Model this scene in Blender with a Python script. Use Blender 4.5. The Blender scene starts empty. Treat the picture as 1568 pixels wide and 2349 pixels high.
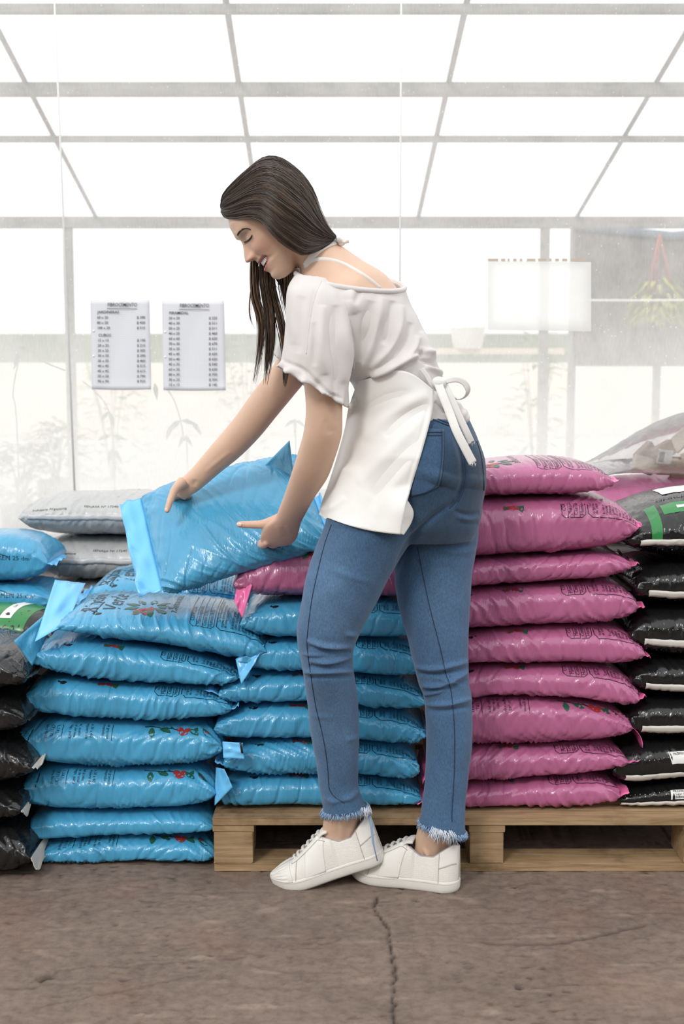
import bpy, bmesh, math, random
import numpy as np
from mathutils import Vector, Matrix
from mathutils.bvhtree import BVHTree

# ------------------------------------------------------------------ camera, sky, sun, exposure
SC = bpy.context.scene
COL = SC.collection
W0, H0, FPX = 1568, 2349, 2900.0
CAMH, PITCH = 1.18, math.radians(6.3)
cd = bpy.data.cameras.new('camera')
cam = bpy.data.objects.new('camera', cd)
COL.objects.link(cam)
cam.location = (0, 0, CAMH)
cam.rotation_euler = (math.pi / 2 - PITCH, 0, 0)
cd.sensor_fit = 'VERTICAL'
cd.sensor_height = 36.0
cd.lens = 36.0 * FPX / H0
cd.clip_start, cd.clip_end = 0.05, 200
SC.camera = cam
cd.dof.use_dof = True
cd.dof.focus_distance = 2.78
cd.dof.aperture_fstop = 4.8

world = bpy.data.worlds.new('overcast_sky')
SC.world = world
world.use_nodes = True
bg = world.node_tree.nodes['Background']
bg.inputs[0].default_value = (0.97, 0.985, 1.0, 1)
bg.inputs[1].default_value = 1.45

sd = bpy.data.lights.new('soft_sun', 'SUN')
sun = bpy.data.objects.new('soft_sun', sd)
COL.objects.link(sun)
sd.energy = 1.3
sd.angle = math.radians(13)
sd.color = (1.0, 0.97, 0.93)
sun.rotation_euler = (math.radians(52), 0, math.radians(-28))   # from behind the camera, upper left

vs = SC.view_settings
vs.view_transform = 'Standard'
vs.look = 'None'
vs.gamma = 1.0
vs.use_curve_mapping = False
vs.exposure = 0.0

# ------------------------------------------------------------------ helpers
CP, SP = math.cos(PITCH), math.sin(PITCH)


def W(px, py, Y):
    """point of the place seen at photo pixel (px, py), at distance Y in front of the camera"""
    u = H0 / 2 - py
    dx, dy, dz = px - W0 / 2, FPX * CP + u * SP, -FPX * SP + u * CP
    k = Y / dy
    return Vector((dx * k, Y, CAMH + dz * k))


def zpx(py, Y):
    return W(784, py, Y).z


def xpx(px, py, Y):
    return W(px, py, Y).x


_perm = {}


def perlin(x, y, seed=0):
    if seed not in _perm:
        r = np.random.RandomState(seed + 11)
        p = r.permutation(256)
        a = r.rand(256) * 2 * np.pi
        _perm[seed] = (np.concatenate([p, p]), np.cos(a), np.sin(a))
    p, gx, gy = _perm[seed]
    x = np.asarray(x, float)
    y = np.asarray(y, float)
    xi = np.floor(x).astype(int)
    yi = np.floor(y).astype(int)
    xf, yf = x - xi, y - yi
    u = xf * xf * xf * (xf * (xf * 6 - 15) + 10)
    v = yf * yf * yf * (yf * (yf * 6 - 15) + 10)

    def g(i, j):
        h = p[(p[(xi + i) & 255] + (yi + j)) & 255]
        return gx[h] * (xf - i) + gy[h] * (yf - j)
    a = g(0, 0) * (1 - u) + g(1, 0) * u
    b = g(0, 1) * (1 - u) + g(1, 1) * u
    return (a * (1 - v) + b * v) * 1.5


def ridge(n, w=0.35):
    return np.exp(-(n / w) ** 2)


def sstep(x, a, b):
    t = np.clip((np.asarray(x, float) - a) / (b - a), 0, 1)
    return t * t * (3 - 2 * t)


def mesh_np(name, verts, faces, smooth=True):
    me = bpy.data.meshes.new(name)
    me.from_pydata([tuple(map(float, v)) for v in verts] if not isinstance(verts, np.ndarray) else verts.tolist(), [],
                   faces.tolist() if isinstance(faces, np.ndarray) else faces)
    if smooth:
        me.polygons.foreach_set('use_smooth', [True] * len(me.polygons))
    me.update()
    return me


def link(name, me, mat=None, parent=None, loc=None):
    o = bpy.data.objects.new(name, me)
    COL.objects.link(o)
    if mat:
        for m in (mat if isinstance(mat, (list, tuple)) else [mat]):
            me.materials.append(m)
    if parent:
        o.parent = parent
    if loc is not None:
        o.location = loc
    return o


def empty(name, loc=(0, 0, 0), rot=(0, 0, 0)):
    o = bpy.data.objects.new(name, None)
    COL.objects.link(o)
    o.location = loc
    o.rotation_euler = rot
    o.empty_display_size = 0.1
    return o


def tag(o, label, cat, group=None):
    o['label'] = label
    o['category'] = cat
    if group:
        o['group'] = group
    return o


def structure(o):
    o['kind'] = 'structure'
    return o


def grid_faces(nu, nv, wrap_v=False, off=0):
    f = []
    nvv = nv if wrap_v else nv - 1
    for i in range(nu - 1):
        for j in range(nvv):
            j2 = (j + 1) % nv
            f.append((off + i * nv + j, off + (i + 1) * nv + j, off + (i + 1) * nv + j2, off + i * nv + j2))
    return f


def box(x0, x1, y0, y1, z0, z1, bev=0.0):
    bm = bmesh.new()
    bmesh.ops.create_cube(bm, size=1)
    for v in bm.verts:
        v.co = Vector(((x0 + x1) / 2 + v.co.x * (x1 - x0), (y0 + y1) / 2 + v.co.y * (y1 - y0), (z0 + z1) / 2 + v.co.z * (z1 - z0)))
    if bev:
        bmesh.ops.bevel(bm, geom=list(bm.edges), offset=bev, segments=2, affect='EDGES', profile=0.6)
    me = bpy.data.meshes.new('box')
    bm.to_mesh(me)
    bm.free()
    return me


class MB:
    """collects tubes, ribbons and sheets into one mesh"""

    def __init__(self):
        self.v, self.f = [], []

    def add(self, verts, faces):
        o = len(self.v)
        self.v += [tuple(map(float, p)) for p in verts]
        self.f += [tuple(i + o for i in q) for q in faces]

    def tube(self, pts, rad, n=8, flat=1.0, cap=True, up=(0, 0, 1)):
        pts = [Vector(p) for p in pts]
        m = len(pts)
        if not hasattr(rad, '__len__'):
            rad = [rad] * m
        vv = []
        up = Vector(up)
        nrm = None
        for i, p in enumerate(pts):
            t = (pts[min(i + 1, m - 1)] - pts[max(i - 1, 0)])
            if t.length < 1e-9:
                t = Vector((0, 0, 1))
            t.normalize()
            if nrm is None:
                nrm = t.cross(up)
                if nrm.length < 1e-3:
                    nrm = t.cross(Vector((1, 0, 0)))
            nrm = (nrm - t * nrm.dot(t)).normalized()
            b = t.cross(nrm)
            for k in range(n):
                a = 2 * math.pi * k / n
                vv.append(p + nrm * (rad[i] * math.cos(a)) + b * (rad[i] * flat * math.sin(a)))
        ff = []
        for i in range(m - 1):
            for k in range(n):
                k2 = (k + 1) % n
                ff.append((i * n + k, (i + 1) * n + k, (i + 1) * n + k2, i * n + k2))
        if cap:
            ff.append(tuple(range(n)))
            ff.append(tuple((m - 1) * n + k for k in reversed(range(n))))
        self.add(vv, ff)

    def sheet(self, P, th=0.001):
        """P: nu x nv x 3 grid, given a thickness"""
        P = np.asarray(P, float)
        nu, nv = P.shape[:2]
        du = np.gradient(P, axis=0)
        dv = np.gradient(P, axis=1)
        N = np.cross(du, dv)
        N /= np.linalg.norm(N, axis=2, keepdims=True) + 1e-12
        A = (P + N * th / 2).reshape(-1, 3)
        B = (P - N * th / 2).reshape(-1, 3)
        n = nu * nv
        f = grid_faces(nu, nv)
        ff = list(f) + [tuple(i + n for i in reversed(q)) for q in f]
        rim = [(i, 0) for i in range(nu)] + [(nu - 1, j) for j in range(1, nv)] + [(i, nv - 1) for i in range(nu - 2, -1, -1)] + [(0, j) for j in range(nv - 2, 0, -1)]
        ids = [i * nv + j for i, j in rim]
        for a, b in zip(ids, ids[1:] + ids[:1]):
            ff.append((a, a + n, b + n, b))
        self.add(np.vstack([A, B]), ff)

    def build(self, name, mat, parent=None, smooth=True, loc=None):
        me = mesh_np(name, self.v, self.f, smooth)
        return link(name, me, mat, parent, loc)


def spline(pts, n):
    """Catmull-Rom through rows of an array"""
    P = np.asarray(pts, float)
    m = len(P)
    t = np.linspace(0, m - 1, n)
    i = np.clip(np.floor(t).astype(int), 0, m - 2)
    f = (t - i)[:, None]
    p0 = P[np.maximum(i - 1, 0)]
    p1 = P[i]
    p2 = P[i + 1]
    p3 = P[np.minimum(i + 2, m - 1)]
    return 0.5 * ((2 * p1) + (-p0 + p2) * f + (2 * p0 - 5 * p1 + 4 * p2 - p3) * f ** 2 + (-p0 + 3 * p1 - 3 * p2 + p3) * f ** 3)


# ------------------------------------------------------------------ materials
def mat(name, color, rough=0.5, spec=0.5, **kw):
    m = bpy.data.materials.new(name)
    m.use_nodes = True
    b = m.node_tree.nodes['Principled BSDF']
    b.inputs['Base Color'].default_value = (*color, 1)
    b.inputs['Roughness'].default_value = rough
    b.inputs['Specular IOR Level'].default_value = spec
    for k, v in kw.items():
        b.inputs[k].default_value = v
    return m


def nd(m, kind, **kw):
    n = m.node_tree.nodes.new(kind)
    for k, v in kw.items():
        if k in n.inputs.keys():
            n.inputs[k].default_value = v
        else:
            setattr(n, k, v)
    return n


def lk(m, a, b):
    m.node_tree.links.new(a, b)


def pb(m):
    return m.node_tree.nodes['Principled BSDF']


def coords(m, scale=(1, 1, 1), kind='Object'):
    tc = nd(m, 'ShaderNodeTexCoord')
    mp = nd(m, 'ShaderNodeMapping')
    mp.inputs['Scale'].default_value = scale
    lk(m, tc.outputs[kind], mp.inputs['Vector'])
    return mp.outputs['Vector']


def bump(m, height, strength=0.3, dist=0.002, prev=None):
    b = nd(m, 'ShaderNodeBump')
    b.inputs['Strength'].default_value = strength
    b.inputs['Distance'].default_value = dist
    lk(m, height, b.inputs['Height'])
    if prev:
        lk(m, prev, b.inputs['Normal'])
    lk(m, b.outputs['Normal'], pb(m).inputs['Normal'])
    return b.outputs['Normal']


def ramp(m, fac, stops):
    r = nd(m, 'ShaderNodeValToRGB')
    e = r.color_ramp.elements
    while len(e) < len(stops):
        e.new(0.5)
    for k, (p, c) in enumerate(stops):
        e[k].position = p
        e[k].color = (*c, 1) if len(c) == 3 else c
    lk(m, fac, r.inputs['Fac'])
    return r.outputs['Color']


def noise(m, vec, scale, detail=4, rough=0.55, dist=0.0):
    n = nd(m, 'ShaderNodeTexNoise')
    n.inputs['Scale'].default_value = scale
    n.inputs['Detail'].default_value = detail
    n.inputs['Roughness'].default_value = rough
    n.inputs['Distortion'].default_value = dist
    lk(m, vec, n.inputs['Vector'])
    return n.outputs['Fac']


def film(name, col, rough=0.17, var=0.12, spec=0.5, coat=0.30):
    m = mat(name, col, rough, spec)
    pb(m).inputs['Coat Weight'].default_value = coat
    pb(m).inputs['Coat Roughness'].default_value = 0.42
    v = coords(m)
    c0 = tuple(c * (1 - var) for c in col)
    c1 = tuple(min(1, c * (1 + var)) for c in col)
    n = noise(m, v, 7, 5)
    lk(m, ramp(m, n, [(0.3, c0), (0.7, c1)]), pb(m).inputs['Base Color'])
    v2 = coords(m, (42, 9, 9))
    n2 = noise(m, v2, 1.0, 3, 0.55, 1.4)
    rg = nd(m, 'ShaderNodeMath', operation='PINGPONG')
    lk(m, n2, rg.inputs[0])
    rg.inputs[1].default_value = 0.12
    nrm = bump(m, rg.outputs[0], 0.38, 0.010)
    n3 = noise(m, v, 260, 2)
    bump(m, n3, 0.10, 0.001, nrm)
    lk(m, ramp(m, n, [(0.2, (rough * 0.7,) * 3), (0.8, (rough * 1.35,) * 3)]), pb(m).inputs['Roughness'])
    return m


BLUE = film('blue_film', (0.062, 0.325, 0.540))
BLUE_FLAP = mat('blue_film_single', (0.16, 0.53, 0.88), 0.22)
PINK = film('pink_film', (0.420, 0.118, 0.245))
PINK_FLAP = mat('pink_film_single', (0.80, 0.16, 0.38), 0.25)
GREY = film('grey_film', (0.46, 0.46, 0.455), 0.26, 0.06)
GREY_FLAP = mat('grey_film_single', (0.5, 0.5, 0.5), 0.3)
BLACK = film('black_film', (0.009, 0.009, 0.009), 0.15, 0.3, 0.5, 0.2)
BLACK_FLAP = mat('black_film_single', (0.012, 0.012, 0.012), 0.2)
for _m in (BLUE_FLAP, PINK_FLAP, GREY_FLAP):
    pb(_m).inputs['Subsurface Weight'].default_value = 0.0
    pb(_m).inputs['Transmission Weight'].default_value = 0.0
INK = mat('black_ink', (0.012, 0.014, 0.018), 0.35)
INK_BLUE = mat('dark_blue_ink', (0.012, 0.035, 0.065), 0.3)
INK_RED = mat('red_ink', (0.34, 0.035, 0.03), 0.3)
INK_GREEN = mat('dark_green_ink', (0.02, 0.10, 0.06), 0.3)
PRINT_GREEN = mat('green_print', (0.03, 0.22, 0.06), 0.25)
PRINT_WHITE = mat('white_print', (0.78, 0.78, 0.76), 0.3)
TAPE = mat('white_stitch_tape', (0.62, 0.59, 0.54), 0.7)


def wood_mat():
    m = mat('pallet_wood', (0.4, 0.28, 0.16), 0.8, 0.25)
    v = coords(m, (3, 40, 40))
    n = noise(m, v, 1.5, 6, 0.65, 0.6)
    v2 = coords(m)
    n2 = noise(m, v2, 5, 5, 0.65)
    c1 = ramp(m, n, [(0.3, (0.26, 0.165, 0.085)), (0.55, (0.42, 0.29, 0.165)), (0.75, (0.50, 0.36, 0.22))])
    mix = nd(m, 'ShaderNodeMix', data_type='RGBA', blend_type='MULTIPLY')
    mix.inputs[0].default_value = 1.0
    lk(m, c1, mix.inputs[6])
    lk(m, ramp(m, n2, [(0.32, (0.32, 0.29, 0.26)), (0.5, (0.85, 0.83, 0.8)), (0.7, (1, 1, 1))]), mix.inputs[7])
    lk(m, mix.outputs[2], pb(m).inputs['Base Color'])
    bump(m, n, 0.5, 0.003)
    return m


WOOD = wood_mat()
STEEL = mat('galvanised_steel', (0.30, 0.30, 0.28), 0.6)
# ------------------------------------------------------------------ floor
def make_floor():
    def seg(xs, ys, name, fine):
        X, Y = np.meshgrid(xs, ys, indexing='ij')
        Z = np.zeros_like(X)
        C = np.ones(X.shape + (3,)) * np.array((0.186, 0.140, 0.113))
        if fine:
            n1 = perlin(X * 3.2, Y * 3.2, 1) + 0.5 * perlin(X * 8, Y * 8, 2)
            n2 = perlin(X * 26, Y * 26, 3) + 0.6 * perlin(X * 60, Y * 60, 4)
            pits = sstep(perlin(X * 34, Y * 60, 5), 0.42, 0.75) * sstep(perlin(X * 4, Y * 4, 6), -0.2, 0.5)
            ledge = ridge(perlin(X * 5 + 0.3 * n2, Y * 9, 8), 0.05)
            Z += 0.0012 * n2 + 0.002 * n1 - 0.004 * pits - 0.0025 * ledge
            C = C * (1 + 0.16 * n1 + 0.11 * n2 - 0.55 * pits - 0.10 * ledge)[..., None]
            red = sstep(perlin(X * 5, Y * 5, 7), 0.1, 0.8)[..., None]
            C = C * (1 - red * np.array((-0.04, 0.05, 0.07)))
            pale = sstep(perlin(X * 9, Y * 30, 9), 0.45, 0.8)[..., None]
            C = C * (1 + 0.35 * pale)

            def crack(pts, w, depth, dark, sd):
                nonlocal Z, C
                P = np.array([W(a, b, 1)[:] for a, b in pts])
                pp = []
                for a, b in pts:
                    r = W(a, b, 1.0) - Vector((0, 0, CAMH))
                    k = -CAMH / r.z
                    pp.append((r.x * k, r.y * k))
                pp = spline(np.array(pp), 80)
                d = np.full(X.shape, 9.0)
                Xw = X + 0.006 * perlin(X * 40, Y * 40, sd)
                Yw = Y + 0.006 * perlin(X * 40, Y * 40, sd + 1)
                for a, b in zip(pp[:-1], pp[1:]):
                    ab = b - a
                    t = np.clip(((Xw - a[0]) * ab[0] + (Yw - a[1]) * ab[1]) / (ab @ ab + 1e-9), 0, 1)
                    d = np.minimum(d, np.hypot(Xw - a[0] - t * ab[0], Yw - a[1] - t * ab[1]))
                k = np.exp(-(d / w) ** 2)
                Z -= depth * k
                C = C * (1 - dark * k)[..., None]
            crack([(868, 2055), (858, 2080), (872, 2105), (888, 2125), (890, 2150), (898, 2180), (904, 2230), (900, 2290), (905, 2349)], 0.0035, 0.006, 0.7, 20)
            crack([(1100, 2160), (1200, 2165), (1290, 2160), (1370, 2145), (1475, 2120)], 0.006, 0.004, 0.4, 30)
            crack([(60, 2255), (160, 2222), (280, 2215), (420, 2205), (560, 2195)], 0.0025, 0.004, 0.3, 40)
            crack([(80, 2310), (180, 2290), (330, 2260), (470, 2232)], 0.0025, 0.003, 0.3, 50)
            crack([(95, 2247), (105, 2240), (118, 2240)], 0.008, 0.008, 0.75, 60)
            C = np.clip(C, 0.01, 0.6)
        nu, nv = X.shape
        V = np.stack([X, Y, Z], -1).reshape(-1, 3)
        return V, grid_faces(nu, nv), C.reshape(-1, 3)
    xs = np.concatenate([[-14, -6, -3], np.arange(-1.5, 1.5, 0.0055), [1.6, 3, 6, 14]])
    ys = np.concatenate([[-10, -4, 0, 1.2], np.arange(1.75, 3.1, 0.0055), [3.3, 4.3]])
    V, F, C = seg(xs, ys, 'floor', True)
    me = mesh_np('floor', V, F)
    ca = me.color_attributes.new('wear', 'FLOAT_COLOR', 'POINT')
    ca.data.foreach_set('color', np.hstack([C, np.ones((len(C), 1))]).ravel())
    m = mat('worn_brown_concrete', (0.15, 0.11, 0.09), 0.85, 0.25)
    a = nd(m, 'ShaderNodeAttribute', attribute_name='wear')
    v = coords(m)
    n = noise(m, v, 45, 8, 0.7)
    mix = nd(m, 'ShaderNodeMix', data_type='RGBA', blend_type='MULTIPLY')
    mix.inputs[0].default_value = 1.0
    lk(m, a.outputs['Color'], mix.inputs[6])
    lk(m, ramp(m, n, [(0.3, (0.72, 0.71, 0.70)), (0.5, (1, 1, 1)), (0.72, (1.22, 1.2, 1.17))]), mix.inputs[7])
    lk(m, mix.outputs[2], pb(m).inputs['Base Color'])
    bump(m, n, 0.5, 0.003)
    structure(link('floor', me, m))


make_floor()

# concrete ledge along the glass wall that carries the back rows of sacks
CONC = mat('grey_concrete', (0.20, 0.19, 0.18), 0.9)
WINY = 4.25
structure(link('trim_1', box(-2.2, -0.18, 3.30, WINY, 0.44, 0.50, 0.01), CONC))
structure(link('trim_2', box(-0.175, 2.4, 3.30, WINY, 0.64, 0.70, 0.01), CONC))
structure(link('wall_back', box(-3.4, 3.4, WINY, WINY + 0.12, 0, 0.62, 0.005), CONC))

structure(link('wall_added', box(-9, 9, -5.2, -5.0, 0, 2.9, 0.01), mat('added_wall_dark_green', (0.05, 0.06, 0.05), 0.9)))  # unseen wall added behind the camera to darken reflections in the film

# ------------------------------------------------------------------ dirty glass wall
def glass_mat():
    m = bpy.data.materials.new('dirty_glass')
    m.use_nodes = True
    nt = m.node_tree
    nt.nodes.clear()
    out = nd(m, 'ShaderNodeOutputMaterial')
    tr = nd(m, 'ShaderNodeBsdfTransparent')
    tr.inputs['Color'].default_value = (1, 1, 1, 1)
    tl = nd(m, 'ShaderNodeBsdfTranslucent')
    tl.inputs['Color'].default_value = (0.99, 0.985, 0.975, 1)
    df = nd(m, 'ShaderNodeBsdfDiffuse')
    df.inputs['Color'].default_value = (0.85, 0.85, 0.84, 1)
    ad = nd(m, 'ShaderNodeMixShader')
    ad.inputs[0].default_value = 0.22
    lk(m, tl.outputs[0], ad.inputs[1])
    lk(m, df.outputs[0], ad.inputs[2])
    mx = nd(m, 'ShaderNodeMixShader')
    lk(m, tr.outputs[0], mx.inputs[1])
    lk(m, ad.outputs[0], mx.inputs[2])
    lk(m, mx.outputs[0], out.inputs['Surface'])
    tc = nd(m, 'ShaderNodeTexCoord')
    sp = nd(m, 'ShaderNodeSeparateXYZ')
    lk(m, tc.outputs['Object'], sp.inputs[0])
    mr = nd(m, 'ShaderNodeMapRange')           # dirt gets thicker towards the foot of the pane
    mr.inputs['From Min'].default_value = 0.8
    mr.inputs['From Max'].default_value = 1.48
    mr.inputs['To Min'].default_value = 0.90
    mr.inputs['To Max'].default_value = 0.40
    lk(m, sp.outputs['Z'], mr.inputs['Value'])
    mp = nd(m, 'ShaderNodeMapping')
    mp.inputs['Scale'].default_value = (1.5, 1, 1.0)
    lk(m, tc.outputs['Object'], mp.inputs['Vector'])
    n1 = noise(m, mp.outputs['Vector'], 2.2, 6, 0.65, 0.5)
    mp2 = nd(m, 'ShaderNodeMapping')
    mp2.inputs['Scale'].default_value = (60, 1, 12)
    lk(m, tc.outputs['Object'], mp2.inputs['Vector'])
    n2 = noise(m, mp2.outputs['Vector'], 3, 3, 0.6)
    a = nd(m, 'ShaderNodeMath', operation='MULTIPLY_ADD')
    lk(m, n1, a.inputs[0])
    a.inputs[1].default_value = 0.5
    a.inputs[2].default_value = -0.25
    b = nd(m, 'ShaderNodeMath', operation='MULTIPLY_ADD')
    lk(m, n2, b.inputs[0])
    b.inputs[1].default_value = 0.18
    b.inputs[2].default_value = -0.09
    c = nd(m, 'ShaderNodeMath', operation='ADD')
    lk(m, a.outputs[0], c.inputs[0])
    lk(m, b.outputs[0], c.inputs[1])
    d = nd(m, 'ShaderNodeMath', operation='ADD', use_clamp=True)
    lk(m, c.outputs[0], d.inputs[0])
    lk(m, mr.outputs[0], d.inputs[1])
    vo = nd(m, 'ShaderNodeTexVoronoi')          # specks of splashed dirt
    vo.inputs['Scale'].default_value = 42
    lk(m, tc.outputs['Object'], vo.inputs['Vector'])
    e = nd(m, 'ShaderNodeMath', operation='LESS_THAN')
    lk(m, vo.outputs['Distance'], e.inputs[0])
    e.inputs[1].default_value = 0.10
    g = nd(m, 'ShaderNodeMath', operation='MULTIPLY_ADD', use_clamp=True)
    lk(m, e.outputs[0], g.inputs[0])
    g.inputs[1].default_value = 0.25
    lk(m, d.outputs[0], g.inputs[2])
    h = nd(m, 'ShaderNodeMath', operation='MINIMUM')
    lk(m, g.outputs[0], h.inputs[0])
    h.inputs[1].default_value = 0.97
    lk(m, h.outputs[0], mx.inputs[0])
    return m


GLASS = glass_mat()
SEAL = mat('pale_joint', (0.80, 0.80, 0.78), 0.5)
pane_edges = [-2.12, -0.905, 0.193, 1.30, 2.4]
for k in range(4):
    x0, x1 = pane_edges[k], pane_edges[k + 1]
    r = structure(empty('window_%d' % (k + 1), ((x0 + x1) / 2, WINY + 0.03, 0.62)))
    tilt = 0.022 if k in (0, 1) else 0.0
    xa0 = x0 - (0.04 if k == 1 else 0)
    me = mesh_np('pane', np.array([(x0 - r.location.x + 0.003 - (0.042 if k == 1 else 0), 0, 2.4), (x1 - r.location.x - 0.003 - (0.042 if k == 0 else 0), 0, 2.4),
                                   (x1 - r.location.x - 0.003, 0, 0), (x0 - r.location.x + 0.003, 0, 0)]), [(0, 1, 2, 3)], False)
    p = link('pane', me, GLASS, r)
    # object coordinates of the dirt start at the pane's foot
    me.transform(Matrix.Translation((0, 0, 0.62)))
    p.location = (0, 0, -0.62)
    mb = MB()
    top = x1 - r.location.x - (0.042 if k == 0 else 0)
    mb.tube([(top, -0.004, 2.4), (x1 - r.location.x, -0.004, 0)], 0.0035, 6)
    mb.build('joint', SEAL, r)
structure(link('trim_3', box(-3.4, 3.4, WINY, WINY + 0.08, 3.02, 3.12, 0.004), STEEL))

# ------------------------------------------------------------------ outside: canopy frame
def ray_roof(px, py):
    """point on the sloping canopy plane seen at a pixel"""
    a, b = W(px, py, 1.0), W(px, py, 2.0)
    d = b - a
    # plane z = 2.127 + (8.21 - Y) * 0.201
    t = (2.127 + 8.21 * 0.201 - a.z - 0.201 * a.y) / (d.z + 0.201 * d.y)
    return a + d * t


canopy = empty('canopy_frame', (0, 8.21, 0))
tag(canopy, 'grey steel roof frame of purlins and rafters outside beyond the dirty glass', 'frame')
FR = mat('weathered_frame_wood', (0.22, 0.215, 0.20), 0.7)
_v = coords(FR, (4, 30, 30))
_n = noise(FR, _v, 2, 5, 0.6)
lk(FR, ramp(FR, _n, [(0.3, (0.16, 0.155, 0.145)), (0.7, (0.27, 0.26, 0.245))]), pb(FR).inputs['Base Color'])
off = canopy.location
for (py0, py1, dp) in ((11, 31, 0.04), (191, 220, 0.05), (312, 326, 0.03), (498, 523, 0.06)):
    p = ray_roof(784, (py0 + py1) / 2)
    h = (py1 - py0) * p.y / FPX
    lx = 6.0
    link('purlin', box(-lx, lx, p.y - off.y - dp / 2, p.y - off.y + dp / 2, p.z - h / 2, p.z + h / 2, 0.003), FR, canopy)
for (xa, xb) in ((-49, 220), (515, 595), (1075, 959), (1626, 1322), (-613, -146), (2190, 1690)):
    a, b = ray_roof(xa, 0), ray_roof(xb, 509)
    a2 = a + (a - b) * 0.25
    mb = MB()
    mb.tube([a2 - off + Vector((0, 0, 0.03)), b - off + Vector((0, 0, 0.03))], 0.014, 4, cap=True)
    mb.build('rafter', FR, canopy, False)
for px in (155, 1250, -640, 2050):
    p = W(px, 511, 8.21)
    link('post', box(p.x - 0.028, p.x + 0.028, -0.03, 0.03, 0, 2.12, 0.003), FR, canopy)

# ground and things outside
GR = mat('pale_dry_soil', (0.60, 0.54, 0.46), 0.95)
_n = noise(GR, coords(GR), 1.2, 6, 0.6)
lk(GR, ramp(GR, _n, [(0.3, (0.64, 0.59, 0.52)), (0.7, (0.76, 0.71, 0.64))]), pb(GR).inputs['Base Color'])
structure(link('ground', box(-30, 30, WINY + 0.12, 45, -0.2, -0.02), GR))

CLOTH = mat('shade_cloth', (0.16, 0.155, 0.15), 0.9)
_n = noise(CLOTH, coords(CLOTH), 3, 5, 0.6)
lk(CLOTH, ramp(CLOTH, _n, [(0.35, (0.06, 0.06, 0.062)), (0.5, (0.13, 0.115, 0.11)), (0.7, (0.24, 0.205, 0.195))]), pb(CLOTH).inputs['Base Color'])
cl = empty('shade_cloth', W(1600, 840, 9.2))
tag(cl, 'grey mottled shade cloth hung outside behind the right glass pane', 'shade cloth')
nu, nv = 30, 14
P = np.zeros((nu, nv, 3))
for i in range(nu):
    for j in range(nv):
        u, v = i / (nu - 1), j / (nv - 1)
        px = 1320 + u * 640
        yt = 525 + 34 * math.sin(math.pi * min(1, u * 1.5)) * 0.6
        py = yt + v * (840 - yt)
        q = W(px, py, 9.2 + 0.08 * math.sin(u * 14) * v)
        P[i, j] = q - cl.location
mb = MB()
mb.sheet(P, 0.004)
mb.build('cloth', CLOTH, cl)
mb = MB()
mb.tube([P[0, 0] + np.array((0, 0, 0.015)), P[10, 0] + np.array((0, -.01, 0.012)), P[20, 0] + np.array((0, -.01, 0.01)), P[-1, 0]], 0.03, 8)
mb.build('hem', mat('blue_hem', (0.10, 0.14, 0.19), 0.8), cl)
for u in (0.0, 0.33, 0.66):
    k = int(u * (nu - 1))
    q = P[k, 0]
    mb = MB()
    mb.tube([(q[0], 0.06, q[2] + 0.05), (q[0], 0.06, -cl.location.z - 0.02)], 0.03, 8)
    mb.build('post', FR, cl)

# long wooden rail on two posts
rail = empty('wooden_rail', W(1150, 806, 10.5))
tag(rail, 'pale horizontal timber rail on posts outside, left of the shade cloth', 'rail')
a, b = W(900, 806, 10.5) - rail.location, W(1292, 806, 10.5) - rail.location
PALE = mat('pale_timber', (0.62, 0.56, 0.46), 0.8)
link('rail_bar', box(a.x, b.x, -0.05, 0.05, -0.024, 0.024, 0.004), PALE, rail)
for px in (960, 1250):
    q = W(px, 806, 10.5) - rail.location
    link('rail_post', box(q.x - 0.04, q.x + 0.04, 0.05, 0.11, -rail.location.z - 0.02, -0.0, 0.004), FR, rail)
# white bin on the rail
bn = W(1072, 800, 10.5)
bk = empty('white_bin', (bn.x, bn.y, bn.z - 0.0))
tag(bk, 'white plastic bin standing on the timber rail outside', 'bin')
mb = MB()
zz = [0, 0.15, 0.17, 0.19]
mb.tube([(0, 0, 0.001), (0, 0, 0.16), (0, 0, 0.165), (0, 0, 0.19)], [0.115, 0.145, 0.158, 0.158], 20)
mb.build('bin_body', mat('white_plastic', (0.9, 0.9, 0.9), 0.4), bk)

# leaves and plants outside
LEAF = mat('leaf_green', (0.16, 0.26, 0.08), 0.6)
LEAF2 = mat('leaf_dark', (0.07, 0.14, 0.08), 0.6)
LEAFY = mat('leaf_yellow_green', (0.32, 0.36, 0.06), 0.6)
STEM = mat('plant_stem', (0.22, 0.22, 0.12), 0.7)


def leaf(mb, p, d, L, w, droop=0.3, side=None):
    d = Vector(d).normalized()
    s = d.cross(Vector((0, 0, 1)) if side is None else Vector(side))
    if s.length < 0.05:
        s = Vector((1, 0, 0))
    s.normalize()
    vs_ = []
    for k, wk in ((0, 0.08), (0.35, 1.0), (0.7, 0.7), (1.0, 0.04)):
        c = Vector(p) + d * (L * k) + Vector((0, 0, -droop * L * k * k))
        n = Vector((0, 0, 0.12 * w))
        vs_ += [c - s * (w * wk / 2) + n, c, c + s * (w * wk / 2) + n]
    ff = []
    for k in range(3):
        o = k * 3
        ff += [(o, o + 3, o + 4, o + 1), (o + 1, o + 4, o + 5, o + 2)]
    mb.add(vs_, ff)


rng = random.Random(4)


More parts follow.
